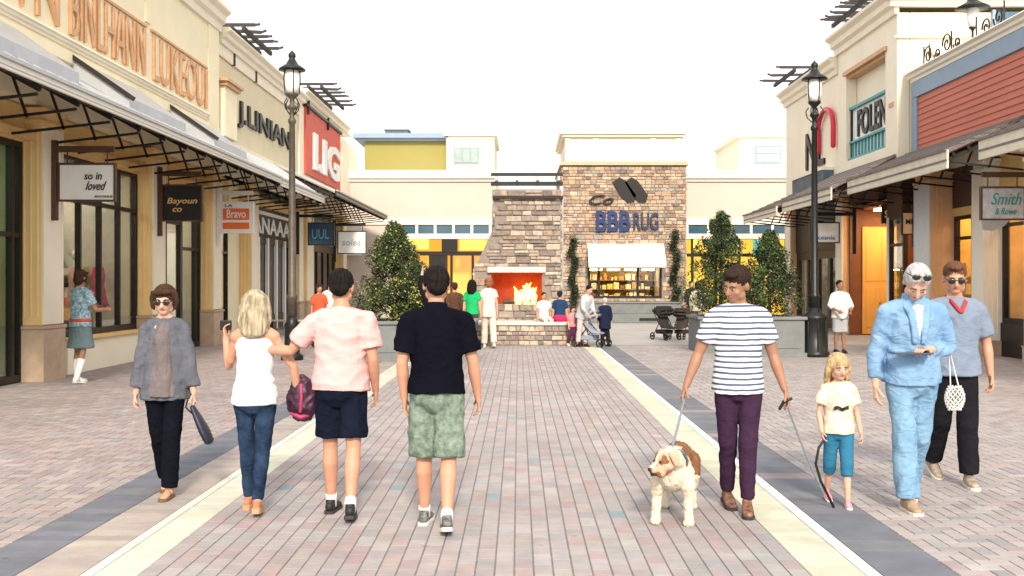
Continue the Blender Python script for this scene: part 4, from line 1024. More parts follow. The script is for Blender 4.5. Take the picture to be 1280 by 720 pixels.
# ------------------------------------------------------------------ hanging shop signs (blade signs)
def blade(label, x0, x1, y, z0, z1, board, postm, xpost, sides='L', title=None, tm=None, frame=True, drop=.35):
    t = thing('hanging_shop_sign', label, 'shop sign', ((x0+x1)/2, y, z0))
    mb = MB(); mb.box(xpost-.05, xpost+.05, y-.05, y+.05, z0-drop, z1+.42); mb.build('wall_plate', postm, t, bevel=.008)
    mb = MB(); mb.box(min(xpost, x0), max(x1, xpost), y-.035, y+.035, z1+.22, z1+.32); mb.build('bracket_arm', postm, t)
    mb = MB(); mb.box(x0, x1, y-.03, y+.03, z0, z1); bd = mb.build('board', board, t, bevel=.006)
    mb = MB()
    if frame:
        for (a, b, c, d) in ((x0-.03, x1+.03, z0-.03, z0), (x0-.03, x1+.03, z1, z1+.035), (x0-.03, x0, z0, z1), (x1, x1+.03, z0, z1)): mb.box(a, b, y-.045, y+.045, c, d)
    for xx in (x0+.12, x1-.12): mb.tube([(xx, y, z1+.01), (xx, y, z1+.23)], [.012, .012], 6)
    mb.build('frame', postm, t)
    for (s, a, b, c, d, m_, sh) in (title or []):
        lettering('sign_letters', s, b, d, 'C', x0+a, y-.032, z0+c, m_, bd, .012, .008, sh)
    return t, bd
blade('white hanging shop sign with small dark slanted writing on the first left column', at(74, 17.4)+.02, at(143, 17.4), 17.4, 3.07, 3.66, M_whitep, M_brownw, -7.88,
      title=[('so in', .42, .30, .34, .12, M_blackp, .2), ('loved', .44, .36, .16, .15, M_blackp, .5), ('BOUTIQUE', .60, .30, .03, .04, M_blackp, 0)])
t_, b_ = blade('black hanging shop sign with gold writing on the second left column', at(204, 22.5), at(252, 22.5), 22.5, 3.03, 3.78, M_blackp, M_brownw, -7.88,
      title=[('Bayoun', .10, .66, .32, .17, M_gold, .25), ('co', .22, .20, .18, .09, M_gold, .2)])
t_, b_ = blade('hanging shop sign with orange and white bands on the third left column', at(277, 26.9), at(316, 26.9), 26.9, 2.98, 3.74, M_whitep, M_whitep, -7.86, title=[('LA', .1, .2, .66, .07, M_blackp, 0)])
mb = MB(); mb.box(at(279, 26.9), at(312, 26.9), 26.86, 26.872, 3.30, 3.60); mb.build('orange_band', M_orangep, b_)
mb = MB(); mb.box(at(279, 26.9), at(312, 26.9), 26.86, 26.872, 3.06, 3.23); mb.build('orange_band', M_orangep, b_)
lettering('sign_letters', 'Bravo', .5, .22, 'C', at(284, 26.9), 26.858, 3.35, M_whitep, b_, .01, .01)
blade('black hanging shop sign with blue writing far along the left row', at(386, 36.5), at(417, 36.5), 36.5, 3.0, 3.75, mat('deep_blue_board', (.03,.06,.10), .5), M_dark, -7.86,
      title=[('UUL', .12, .6, .2, .35, mat('blue_letters', (.12,.32,.5), .5), 0)])
blade('pale hanging shop sign with faint grey writing at the far end of the left canopy', at(423, 38.5), at(457, 38.5), 38.5, 2.75, 3.55, M_whitep, M_dark, -6.9, title=[('solea', .14, .7, .28, .25, M_seam, .2)])
# right
t_, b_ = blade('pale grey hanging shop sign with teal script at the right edge under the canopy', at(1227, 20.2), at(1279, 20.2), 20.2, 2.92, 3.52, mat('mottled_grey_board', (.55,.56,.58), .7, var=.25, vscale=9), M_brownw, 10.3,
      title=[('Smith', .17, .6, .27, .24, M_teal, .35), ('& Rowe', .25, .42, .08, .13, M_teal, .3)])
mb = MB(); mb.prism([(at(1227, 20.2), 2.91), (at(1262, 20.2), 2.91), (at(1255, 20.2), 2.78), (at(1240, 20.2), 2.68), (at(1229, 20.2), 2.70)], 'y', 20.17, 20.23); mb.build('lower_plaque', M_seam, b_)
blade('white hanging shop sign with small blue writing behind the right lamp post', at(1013, 30.5), at(1048, 30.5), 30.5, 2.85, 3.42, M_whitep, M_black, 10.0,
      title=[('oceania', .10, .62, .08, .12, mat('indigo_letters', (.1,.14,.4), .5), 0)])
blade('small double shop sign beside the orange door on the right', at(1128, 27.2), at(1146, 27.2), 27.2, 2.95, 3.5, mat('sand_board', (.7,.6,.45), .6), M_dark, 10.5,
      title=[('ML', .08, .22, .25, .14, M_blackp, 0)])

# ------------------------------------------------------------------ shop window mannequins
def mannequin(label, x, y, z, col, face):
    t = thing('mannequin', label, 'mannequin', (x, y, z))
    mb = MB()
    mb.tube([(x, y, z+.02), (x, y, z+.8)], [.015, .015], 6); mb.lathe(x, y, [(.16, z+.0), (.16, z+.02), (.02, z+.03)], 14)
    mb.tube([(x, y, z+1.38), (x, y, z+1.52)], [.045, .045], 8); mb.ball((x, y, z+1.62), (.07, .085, .11)); mb.build('figure', M_whitep, t)
    mb = MB(); mb.tube([(x, y, z+.55), (x, y, z+.75), (x, y, z+1.0), (x, y, z+1.2), (x, y, z+1.38)], [(.21, .2), (.17, .15), (.12, .10), (.15, .11), (.11, .08)], 14, 'flat')
    for s in (-1, 1): mb.tube([(x, y+s*.14, z+1.35), (x, y+s*.22, z+1.05), (x, y+s*.2, z+.8)], [.045, .04, .03], 8)
    mb.build('dress', mat('mannequin_dress', col, .8, var=.1, bump=.3), t)
mannequin('mannequin in a crimson dress in the left shop window nearest the black-sign column', -8.9, 21.7, .6, (.62, .03, .10), 1)
mannequin('mannequin in a pale coral top in the left shop window', -9.0, 20.8, .6, (.7, .35, .28), 1)
mannequin('mannequin in a grey-green dress in the left shop window beside the first column', -8.9, 18.9, .6, (.2, .26, .24), 1)
mannequin('mannequin in a gold dress in the lit shop window at the right edge', 11.6, 22.4, .3, (.75, .5, .15), 1)

# small A-frame / bench near the left corner, and planter under third column
def bench(label, x, y, w, d):
    t = thing('bench', label, 'bench', (x, y, 0))
    mb = MB()
    for i in range(4): mb.box(x-w/2, x+w/2, y-d/2+i*d/4+.01, y-d/2+(i+1)*d/4-.01, .42, .46)
    mb.build('seat', M_curb, t, bevel=.005)
    for sx in (-1, 1):
        mb = MB(); mb.box(x+sx*(w/2-.1)-.05, x+sx*(w/2-.1)+.05, y-d/2, y+d/2, 0, .42); mb.build('leg', M_dark, t)
    return t
bench('low pale bench against the black shopfront behind the blonde woman', -7.3, 32.6, 1.2, .5)

# ------------------------------------------------------------------ sky, sun, camera
w = bpy.data.worlds.new('World'); scene.world = w; w.use_nodes = True
nt = w.node_tree; bg = nt.nodes['Background']; sky = nt.nodes.new('ShaderNodeTexSky'); sky.sky_type = 'NISHITA'
SUN_EL, SUN_AZ = R(32), R(160)        # azimuth measured so that the sun stands behind the camera
sky.sun_disc = False; sky.sun_elevation = SUN_EL; sky.air_density = 1.0; sky.dust_density = 6.0; sky.ozone_density = 1.0; sky.altitude = 0
# bright off-white veil added over the whole sky to whiten its light, slightly uneven
tcw = nt.nodes.new('ShaderNodeTexCoord'); nzw = nt.nodes.new('ShaderNodeTexNoise'); nzw.inputs['Scale'].default_value = 2.2; nzw.inputs['Detail'].default_value = 5
nt.links.new(tcw.outputs['Generated'], nzw.inputs['Vector'])
crw = nt.nodes.new('ShaderNodeValToRGB'); crw.color_ramp.elements[0].position = .3; crw.color_ramp.elements[1].position = .7
crw.color_ramp.elements[0].color = (6.2, 6.15, 6.0, 1); crw.color_ramp.elements[1].color = (7.6, 7.4, 7.1, 1)
nt.links.new(nzw.outputs['Fac'], crw.inputs['Fac'])
mxw = nt.nodes.new('ShaderNodeMix'); mxw.data_type = 'RGBA'; mxw.inputs['Factor'].default_value = .85
nt.links.new(sky.outputs['Color'], mxw.inputs['A']); nt.links.new(crw.outputs['Color'], mxw.inputs['B'])
nt.links.new(mxw.outputs['Result'], bg.inputs['Color']); bg.inputs['Strength'].default_value = .12
sd = Vector((math.sin(R(6))*math.cos(SUN_EL), -math.cos(R(6))*math.cos(SUN_EL), math.sin(SUN_EL)))  # towards the sun
sky.sun_rotation = math.atan2(sd.x, sd.y)
ld = bpy.data.lights.new('sun', 'SUN'); ld.energy = 2.3; ld.angle = R(8); ld.color = (1, .89, .72)
lo = bpy.data.objects.new('sun', ld); COL.objects.link(lo); lo.rotation_euler = (-sd).to_track_quat('-Z', 'Y').to_euler(); lo.location = (0, -10, 30)

cd = bpy.data.cameras.new('camera'); cd.lens = 36.0; cd.sensor_width = 36.0; cd.clip_end = 3000; cd.clip_start = .05
cd.shift_x = -8/1280; cd.shift_y = -8/1280
co = bpy.data.objects.new('camera', cd); COL.objects.link(co); co.location = (0, 0, EYE); co.rotation_euler = (R(90), 0, 0)
scene.camera = co
scene.view_settings.view_transform = 'Standard'; scene.view_settings.look = 'None'; scene.view_settings.gamma = 1
scene.view_settings.use_curve_mapping = False; scene.view_settings.exposure = 0.95
# ================================================================== people
SKIN = {'fair': mat('skin_fair', (.62,.36,.27), .5, spec=.4, var=.08, vscale=12, bump=.1, bscale=120),
        'tan': mat('skin_tan', (.52,.27,.18), .5, spec=.4, var=.10, vscale=12, bump=.1, bscale=120),
        'brown': mat('skin_brown', (.33,.17,.11), .5, spec=.4, var=.10, vscale=12, bump=.1, bscale=120)}
M_lip = mat('lip', (.42,.14,.12), .4); M_eye = mat('eye_white', (.42,.38,.36), .3); M_pupil = mat('pupil', (.03,.02,.015), .15)
M_brow = mat('eyebrow', (.06,.04,.03), .9)
def hairm(n, c, c2=None): return mat(n, c, .75, spec=.12, var=.35, vscale=45, bump=.7, bscale=70, color2=c2, stretch=(1, 1, .12))
def cloth(n, c, var=.06, c2=None, vs=6, bump=.35, bs=220, fold=.28):
    """woven cloth: fine weave plus soft creases"""
    m = mat(n, c, .92, spec=.04, var=var, vscale=vs, bump=bump, bscale=bs, color2=c2); nt = m.node_tree; b = nt.nodes['Principled BSDF']
    tc = nt.nodes.new('ShaderNodeTexCoord'); mp = nt.nodes.new('ShaderNodeMapping'); mp.inputs['Scale'].default_value = (7, 7, 11); mp.inputs['Rotation'].default_value = (.3, .5, 0)
    nt.links.new(tc.outputs['Object'], mp.inputs['Vector'])
    n_ = nt.nodes.new('ShaderNodeTexNoise'); n_.inputs['Scale'].default_value = 1; n_.inputs['Detail'].default_value = 2.5; n_.inputs['Distortion'].default_value = 1.2
    nt.links.new(mp.outputs['Vector'], n_.inputs['Vector'])
    s1 = nt.nodes.new('ShaderNodeMath'); s1.operation = 'SUBTRACT'; s1.inputs[1].default_value = .5; nt.links.new(n_.outputs['Fac'], s1.inputs[0])
    s2 = nt.nodes.new('ShaderNodeMath'); s2.operation = 'ABSOLUTE'; nt.links.new(s1.outputs[0], s2.inputs[0])
    s3 = nt.nodes.new('ShaderNodeMath'); s3.operation = 'POWER'; s3.inputs[1].default_value = .6; nt.links.new(s2.outputs[0], s3.inputs[0])
    bp = nt.nodes.new('ShaderNodeBump'); bp.inputs['Strength'].default_value = fold; bp.inputs['Distance'].default_value = .035; bp.invert = True
    nt.links.new(s3.outputs[0], bp.inputs['Height'])
    old = [l for l in nt.links if l.to_node == b and l.to_socket.name == 'Normal']
    if old: nt.links.new(bp.outputs['Normal'], old[0].from_node.inputs['Normal'])
    else: nt.links.new(bp.outputs['Normal'], b.inputs['Normal'])
    return m

def wrinkle(me, amp=.006, f=(9, 9, 16), seed=0, zfade=None):
    so = Vector((seed*3.1, seed*1.7, seed*.9)); co = np.empty(len(me.vertices)*3); me.vertices.foreach_get('co', co)
    no = np.empty(len(me.vertices)*3); me.vertices.foreach_get('normal', no); co = co.reshape(-1, 3); no = no.reshape(-1, 3)
    out = co.copy()
    for i in range(len(co)):
        p = Vector((co[i, 0]*f[0], co[i, 1]*f[1], co[i, 2]*f[2])) + so
        w = Vector((noise.noise(p*.35), noise.noise(p*.35+Vector((9, 0, 0))), 0))*1.4
        n = noise.noise(p + w); m = noise.noise(p*2.3+w)
        d = (1 - abs(n)*2.6)*.75 + m*.35
        out[i] += no[i]*amp*(d-.25)
    me.vertices.foreach_set('co', out.reshape(-1)); me.update()

def finish(mb, name, m, root, vs, sm=3, wr=None, post=None, mats=None):
    me = voxel(mb, vs, sm)
    if wr: wrinkle(me, *wr)
    me.materials.clear()
    for q in (mats or [m]): me.materials.append(q)
    me.polygons.foreach_set('use_smooth', [True]*len(me.polygons))
    if post: post(me)
    o = bpy.data.objects.new(name, me); me.name = name; COL.objects.link(o); o.parent = root
    return o

def lerp(a, b, t): return Vector(a)*(1-t) + Vector(b)*t

def hand(mb, w, d, n, th, s=1.0, curl=25, mi=0):
    """w wrist, d hand direction, n palm normal, th thumb side"""
    d = Vector(d).normalized(); l = Vector(th); l = (l - d*l.dot(d)).normalized(); n2 = Vector(n); n = (n2 - d*n2.dot(d) - l*n2.dot(l)).normalized()
    S = s
    st = len(mb.v)
    pal = [(-.03, .024, .021), (0, .027, .019), (.03, .037, .016), (.065, .041, .014), (.09, .039, .012)]
    vs = []; N = 12
    for (q, a, b) in pal:
        for k in range(N):
            t = 2*math.pi*k/N; vs.append(w + d*q*S + l*a*S*math.cos(t) + n*b*S*math.sin(t))
    fs = []
    for i in range(len(pal)-1):
        for k in range(N): k2 = (k+1) % N; fs.append((i*N+k, i*N+k2, (i+1)*N+k2, (i+1)*N+k))
    fs.append(tuple(range(N))); fs.append(tuple(len(pal)*N-N+k for k in range(N-1, -1, -1)))
    mb.add(vs, fs, mi, True)
    for j, (o, L, r) in enumerate(((.029, .070, .0085), (.010, .078, .0088), (-.010, .072, .0085), (-.029, .058, .0075))):
        p = w + d*.078*S + l*o*S; dd = (d + l*o*1.2).normalized(); pts = [p]; rad = [r*S]
        for k, f in enumerate((.45, .30, .25)):
            c = R(curl*(.5+.5*k) + j*3); dd = (dd*math.cos(c) + n*math.sin(c)).normalized(); p = p + dd*L*f*S; pts.append(p); rad.append(r*S*(.95-.1*k))
        mb.tube(pts, rad, 8, mi=mi, ref=tuple(n))
    p = w + d*.022*S + l*.026*S; dd = (d*.62 + l*.62 + n*.35).normalized(); pts = [p, p+dd*.034*S]; dd = (dd*.8+d*.45+n*.15).normalized(); pts.append(pts[-1]+dd*.028*S); pts.append(pts[-1]+(dd+n*.2).normalized()*.022*S)
    mb.tube(pts, [.0125*S, .0105*S, .0095*S, .008*S], 8, mi=mi, ref=tuple(n))

def shoe(mb_up, mb_sole, ank, yaw, pitch, s=1.0, kind='sneaker'):
    """ank = ankle joint position; foot points to -y before yaw; pitch>0 lifts the heel"""
    M = Matrix.Translation(ank) @ Matrix.Rotation(yaw, 4, 'Z') @ Matrix.Rotation(pitch, 4, 'X') @ Matrix.Translation((0, 0, -.08*s))
    a = len(mb_up.v); b = len(mb_sole.v)
    if kind == 'sandal':
        mb_up.tube([(0, .03*s, .045*s), (0, -.03*s, .05*s), (0, -.09*s, .035*s), (0, -.145*s, .024*s)], [(.026*s,.034*s), (.030*s,.036*s), (.038*s,.022*s), (.034*s,.014*s)], 12, ref=(0, 0, 1))
    else:
        mb_up.tube([(0, .045*s, .052*s), (0, 0, .062*s), (0, -.05*s, .055*s), (0, -.11*s, .040*s), (0, -.165*s, .034*s)], [(.033*s,.038*s), (.036*s,.05*s), (.040*s,.042*s), (.045*s,.030*s), (.034*s,.022*s)], 14, ref=(0, 0, 1))
        mb_up.tube([(0, .012*s, .07*s), (0, .012*s, .105*s)], [(.036*s,.042*s), (.037*s,.043*s)], 12, 'flat')
    out = [(.030, .075), (.040, .045), (.038, -.01), (.044, -.08), (.048, -.13), (.038, -.175), (.014, -.198)]
    poly = [(x*s, y*s) for x, y in out] + [(-x*s*.94, y*s) for x, y in reversed(out)]
    h = .026 if kind != 'wedge' else .05
    mb_sole.prism(poly, 'z', -.002, h*s)
    mb_up.xform(M, a); mb_sole.xform(M, b)
    return M

def person(label, X, Y, rot, H, skin='fair', female=False, build=1.0, legs=((12, 6, 0), (-12, 14, 0)), arms=None, lean=0, side=0,
           head=(0, 0, 0), hair=None, hairmat=None, top=None, bottom=None, shoes=None, extras=None, res=.0085, group=None, socks=None,
           seat=None, face=True, cap=None, glasses=None, curl=28, thumb=None, headscale=1.05):
    s = H/1.75; root = thing('person', label, 'person', (0, 0, 0), group)
    info = {}
    hw = .088 if not female else .09
    # --- joints of the legs, side +1 = local +x
    J = {}
    for k, sd in enumerate((1, -1)):
        a, b, c = legs[k]; a = R(a); b = R(b); c = R(c)
        hip = Vector((sd*hw, 0, .92))
        kn = hip + .44*Vector((sd*math.sin(c), -math.sin(a), -math.cos(a)*math.cos(c)))
        an = kn + .40*Vector((sd*math.sin(c)*.5, -math.sin(a-b), -math.cos(a-b)))
        J[sd] = [hip, kn, an]
    zmin = min(J[1][2].z, J[-1][2].z); dz = .08 - zmin
    if seat is not None: dz = seat/s - .80
    U = Matrix.Translation((0, 0, .92+dz)) @ Matrix.Rotation(R(side), 4, 'Y') @ Matrix.Rotation(R(lean), 4, 'X') @ Matrix.Translation((0, 0, -.92))
    for sd in (1, -1): J[sd] = [p + Vector((0, 0, dz)) for p in J[sd]]
    sh = .168 if not female else .148
    sh *= 1 + (build-1)*.5
    A = {}
    for sd in (1, -1):
        u, f = arms[sd]; u = Vector((u[0]*sd, u[1], u[2])).normalized(); f = Vector((f[0]*sd, f[1], f[2])).normalized()
        S0 = Vector((sd*sh, 0, 1.400)); E = S0 + u*.285; W = E + f*.25
        A[sd] = [U @ S0, U @ E, U @ W, (U.to_3x3() @ u), (U.to_3x3() @ f)]
    HM = U @ Matrix.Translation((0, 0, 1.535)) @ Matrix.Rotation(R(head[1]), 4, 'Z') @ Matrix.Rotation(R(head[2]), 4, 'Y') @ Matrix.Rotation(R(head[0]), 4, 'X') @ Matrix.Scale(headscale, 4) @ Matrix.Translation((0, 0, -1.535))
    def sc(mb, st=0):
        for i in range(st, len(mb.v)): v = mb.v[i]; mb.v[i] = (v[0]*s, v[1]*s, v[2]*s)
    B = build
    # --- body, one continuous surface
    mb = MB()
    mb.tube([U @ Vector((0, q[3], q[0])) for q in ((.89,.11,.08,.01),(.95,.148*B,.105,.012),(1.08,.13*B,.095,0),(1.2,.145*B,.10,0),(1.33,.16,.105,.0),(1.42,.14,.085,.005),(1.475,.08,.06,.01),(1.53,.054,.056,.0),(1.57,.052,.056,-.005))],
            [(.11,.08),(.148*B,.105),(.125*B,.093),(.138*B,.098),(.148,.100),(.128,.080),(.07,.058),(.054,.056),(.052,.056)], 18)
    for sd in (1, -1):
        h_, k_, a_ = J[sd]
        P = [h_, lerp(h_, k_, .35), lerp(h_, k_, .75), k_, lerp(k_, a_, .28)+Vector((0,.012,0)), lerp(k_, a_, .6), lerp(k_, a_, .9), a_+Vector((0, 0, -.02))]
        g = (.95+.05*B) * (.90 if female else 1.0)
        mb.tube(P, [.076*g, .070*g, .058*g, .052*g, .056*g, .045*g, .034, .034], 14)
        S0, E, W, u, f = A[sd]
        mb.tube([U @ Vector((sd*.05, 0, 1.455)), U @ Vector((sd*.11, 0, 1.425)), S0], [.045, .052, .052], 12)
        mb.tube([S0, lerp(S0, E, .35), lerp(S0, E, .8), E, lerp(E, W, .3), lerp(E, W, .75), W], [(.055 if not female else .046)*g, (.052 if not female else .042)*g, .042*g, .038*g, (.042*g if not female else .036), .031, .026], 12)
    hs = len(mb.v)
    mb.ball((0, .012, 1.658), (.076, .094, .092), 20, 14)                # cranium
    mb.ball((0, -.030, 1.612), (.062, .066, .074), 18, 12)                # face
    mb.ball((0, -.052, 1.560), (.036, .036, .030), 14, 10)                # chin
    mb.ball((0, -.068, 1.664), (.050, .022, .016), 12, 8)                 # brow
    for sd in (1, -1):
        mb.ball((sd*.040, -.062, 1.612), (.022, .022, .022), 10, 8)       # cheeks
        mb.ball((sd*.079, .012, 1.628), (.010, .020, .032), 10, 8)        # ears
        mb.ball((sd*.045, -.02, 1.575), (.025, .035, .03), 10, 8)
    mb.tube([(0, -.088, 1.652), (0, -.104, 1.630), (0, -.113, 1.612), (0, -.094, 1.602)], [.009, .011, .014, .012], 8, ref=(1, 0, 0))
    for i in range(hs, len(mb.v)): mb.v[i] = tuple(HM @ Vector(mb.v[i]))
    sc(mb)
    me = voxel(mb, res, 2)
    # append fingers, eyes and lips to the same mesh
    ex = MB()
    for sd in (1, -1):
        S0, E, W, u, f = A[sd]
        tn = (thumb or {}).get(sd, (-sd, 0, 0)), None
        inward = Vector((-sd, 0, 0)) if abs(f.x) < .75 else Vector((0, 0, -1))
        fw = Vector((0, -1, 0)) if abs(f.y) < .8 else Vector((-sd*.3, 0, 1))
        if thumb and sd in thumb: inward = Vector(thumb[sd][0]); fw = Vector(thumb[sd][1])
        hand(ex, W, f, inward, fw, 1.0 if not female else .9, curl if not isinstance(curl, dict) else curl[sd])
        info[sd] = (W + f*.09 + inward*.02)*s
        info[('wrist', sd)] = W*s; info[('elbow', sd)] = E*s
    es = len(ex.v)
    if face:
        for sd in (1, -1):
            ex.ball((sd*.030, -.0825, 1.641), (.0125, .0065, .0050), 10, 8, 2); ex.ball((sd*.030, -.0875, 1.6405), (.0056, .003, .0052), 8, 6, 3)
            ex.tube([(sd*.014, -.0925, 1.662), (sd*.032, -.094, 1.667), (sd*.050, -.082, 1.660)], [.0035, .0045, .0025], 6, mi=4, ref=(0, 0, 1))
        ex.tube([(-.024, -.0815, 1.583), (-.010, -.0905, 1.585), (.010, -.0905, 1.585), (.024, -.0815, 1.583)], [.003, .0058, .0058, .003], 6, mi=1, ref=(0, 0, 1))
        for i in range(es, len(ex.v)): ex.v[i] = tuple(HM @ Vector(ex.v[i]))
    sc(ex)
    base = len(me.vertices); V = [v.co[:] for v in me.vertices] + ex.v; Fc = [tuple(p.vertices) for p in me.polygons] + [tuple(i+base for i in f) for f in ex.f]
    n0 = len(me.polygons); m2 = bpy.data.meshes.new('body'); m2.from_pydata(V, [], Fc)
    for q in (SKIN[skin], M_lip, M_eye, M_pupil, M_brow): m2.materials.append(q)
    m2.polygons.foreach_set('material_index', [0]*n0 + ex.mi); m2.polygons.foreach_set('use_smooth', [True]*len(Fc)); m2.update()
    ob = bpy.data.objects.new('body', m2); COL.objects.link(ob); ob.parent = root; bpy.data.meshes.remove(me)
    # --- hair
    if hair:
        mb = MB()
        if hair == 'short':
            mb.ball((0, .022, 1.676), (.084, .096, .086), 20, 14); mb.ball((0, .062, 1.625), (.066, .052, .060), 16, 10)
            for sd in (1, -1): mb.ball((sd*.072, .02, 1.655), (.012, .045, .035), 10, 8)
        elif hair == 'quiff':
            mb.ball((0, .022, 1.682), (.084, .098, .086), 20, 14); mb.ball((0, .062, 1.630), (.064, .050, .055), 16, 10); mb.ball((0, -.045, 1.735), (.058, .045, .026), 14, 10)
        elif hair == 'bob':
            mb.ball((0, .020, 1.674), (.088, .102, .090), 20, 14); mb.ball((0, .055, 1.60), (.082, .060, .085), 18, 12)
            for sd in (1, -1): mb.tube([(sd*.074, -.005, 1.70), (sd*.083, -.006, 1.63), (sd*.080, -.004, 1.575)], [(.03,.018), (.032,.018), (.024,.014)], 10)
            mb.tube([(-.055, -.066, 1.715), (0, -.085, 1.722), (.055, -.066, 1.715)], [.018, .022, .018], 8, ref=(0, 0, 1))
        elif hair == 'long':
            mb.ball((0, .020, 1.674), (.094, .106, .094), 20, 14)
            mb.tube([(0, .05, 1.68), (0, .075, 1.60), (0, .085, 1.50), (0, .10, 1.43)], [(.085,.06), (.098,.055), (.105,.045), (.085,.028)], 16)
            for sd in (1, -1): mb.tube([(sd*.076, .0, 1.70), (sd*.090, .01, 1.62), (sd*.095, .03, 1.52), (sd*.085, .05, 1.45)], [(.026,.024), (.034,.028), (.032,.026), (.02, .02)], 10)
        for i in range(len(mb.v)): mb.v[i] = tuple(HM @ Vector(mb.v[i]))
        sc(mb); finish(mb, 'hair', hairmat, root, res, 2, (.007*s, (75, 75, 9), 3))
    if cap:
        mb = MB(); mb.ball((0, .014, 1.690), (.088, .104, .078), 20, 14); mb.ball((0, .02, 1.672), (.086, .102, .045), 18, 10)
        if cap[1]: mb.tube([(0, -.08, 1.700), (0, -.13, 1.694), (0, -.165, 1.684)], [(.070,.010), (.062,.009), (.04,.007)], 14, ref=(0, 0, 1))
        for i in range(len(mb.v)): mb.v[i] = tuple(HM @ Vector(mb.v[i]))
        sc(mb); finish(mb, 'cap', cap[0], root, res, 2)
    if glasses:
        mb = MB(); up = glasses if isinstance(glasses, (int, float)) and not isinstance(glasses, bool) else 0
        for sd in (1, -1):
            mb.ball((sd*.034, -.098, 1.641), (.027, .008, .021), 12, 8)
            mb.tube([(sd*.058, -.092, 1.648), (sd*.078, -.05, 1.65), (sd*.082, .01, 1.645)], [.004]*3, 6)
        mb.tube([(-.012, -.102, 1.648), (.012, -.102, 1.648)], [.004, .004], 6)
        if up: mb.xform(Matrix.Translation((0, .0, up)) @ Matrix.Translation((0, 0, 1.64)) @ Matrix.Rotation(R(-32), 4, 'X') @ Matrix.Translation((0, .0, -1.64)))
        for i in range(len(mb.v)): mb.v[i] = tuple(HM @ Vector(mb.v[i]))
        sc(mb); mb.build('sunglasses', M_glassesblk, root, origin=(0, 0, 0))
    # --- clothing
    def torso(mb, st, rr=None, infl=0):
        mb.tube([U @ Vector((0, q[3] if len(q) > 3 else 0, q[0])) for q in st], [(q[1]+infl, q[2]+infl) for q in st], 22, 'flat')
    for g in (top or []):
        mb = MB(); torso(mb, g['st'])
        for sd in (1, -1):
            S0, E, W, u, f = A[sd]; fr = g.get('sleeve', .6); r0, r1 = g.get('sr', (.070, .072))
            if fr > 0:
                sx = g.get('yoke', .062)
                mb.tube([U @ Vector((sd*.055, .004, 1.445)), U @ Vector((sd*.112, .002, 1.425)), S0], [(.056, .066), (.063, .073), (r0*.94, r0*.98)], 14)
                if fr <= 1: mb.tube([S0, lerp(S0, E, fr*.5), lerp(S0, E, fr)], [r0, (r0+r1)/2, r1], 16, 'flat')
                else:
                    e = fr-1; rc = g.get('cuff', .045)
                    mb.tube([S0, lerp(S0, E, .5), E, lerp(E, W, e*.5), lerp(E, W, e)], [r0, (r0+r1)/2, r1, (r1+rc)/2, rc], 16, 'flat')
        sc(mb); finish(mb, g['name'], g['m'], root, res*1.15, g.get('sm', 3), g.get('wr', (.007*s, (9, 9, 13), 1)))
    if bottom:
        g = bottom; mb = MB()
        w = g.get('waist', .99); q = g.get('hipr', (.172, .125))
        mb.tube([U @ Vector((0, .006, .80)), U @ Vector((0, .01, .86)), U @ Vector((0, .012, .92)), U @ Vector((0, .0, w))], [(.095, q[1]*.72), (q[0]*.93, q[1]*.96), q, (q[0]*.90, q[1]*.88)], 20, 'flat')
        if g.get('skirt'):
            zb = g['skirt']; mb.tube([(0, .005, .93+dz), (0, 0, (.93+zb)/2+dz), (0, 0, zb+dz)], [(.17,.125), (.20,.155), (.235,.19)], 22, 'flat')
        else:
            for sd in (1, -1):
                h_, k_, a_ = J[sd]; rad = g['r']; fr = g['len']      # fr 1 = knee, 2 = ankle
                P = [h_+Vector((0, 0, .0)), lerp(h_, k_, .3)]; Q = [rad[0], rad[0]*.6+rad[1]*.4]
                if fr <= 1: P += [lerp(h_, k_, .3+(fr-.3)*.5), lerp(h_, k_, fr)]; Q += [rad[1]*1.0, rad[1]]
                else:
                    P += [lerp(h_, k_, .75), k_]; Q += [rad[1]*1.04, rad[1]]
                    e = fr-1; 
                    for t in (.3, .6, .85, 1.0): P.append(lerp(k_, a_, e*t)+Vector((0, .008 if t < .5 else 0, 0))); Q.append(rad[1]*(1-t)+rad[2]*t)
                mb.tube(P, Q, 18, 'flat')
        sc(mb); finish(mb, g['name'], g['m'], root, res*1.15, 3, g.get('wr', (.006*s, (11, 11, 9), 5)))
    # --- socks and shoes
    for k, sd in enumerate((1, -1)):
        a_ = J[sd][2]; yaw = R(-6*sd); lift = a_.z - .08
        pit = math.asin(max(-.2, min(.75, lift/.14))) if seat is None else 0
        if shoes:
            mu, msol = MB(), MB(); shoe(mu, msol, a_*1.0, yaw, pit, 1.0 if not female else .90, shoes.get('kind', 'sneaker'))
            sc(mu); sc(msol)
            so = finish(mu, 'shoe', shoes['m'], root, res*.9, 2)
            o2 = msol.build('sole', shoes.get('sole', M_solew), None, bevel=.004, origin=(0, 0, 0)); o2.parent = so
        if socks:
            mk = MB(); mk.tube([a_+Vector((0, 0, -.03)), a_+Vector((0, 0, .03)), lerp(a_, J[sd][1], socks[1])], [.040, .041, .040], 14, 'flat'); sc(mk)
            mk.build('sock', socks[0], root, origin=(0, 0, 0))
    for e in (extras or []): e(root, J, A, U, HM, s, sc)
    root.location = (X, Y, 0); root.rotation_euler = (0, 0, R(rot))
    Mw = Matrix.Translation((X, Y, 0)) @ Matrix.Rotation(R(rot), 4, 'Z')
    for k in info: info[k] = Mw @ info[k]
    info['M'] = Mw; info['root'] = root
    return info

M_glassesblk = mat('sunglass_lens', (.012,.010,.010), .12, spec=.8)
M_solew = mat('white_rubber_sole', (.62,.60,.56), .7); M_soleb = mat('black_rubber_sole', (.03,.03,.03), .7); M_soleg = mat('brown_sole', (.16,.09,.05), .7)
M_sockw = cloth('white_sock', (.75,.74,.72))

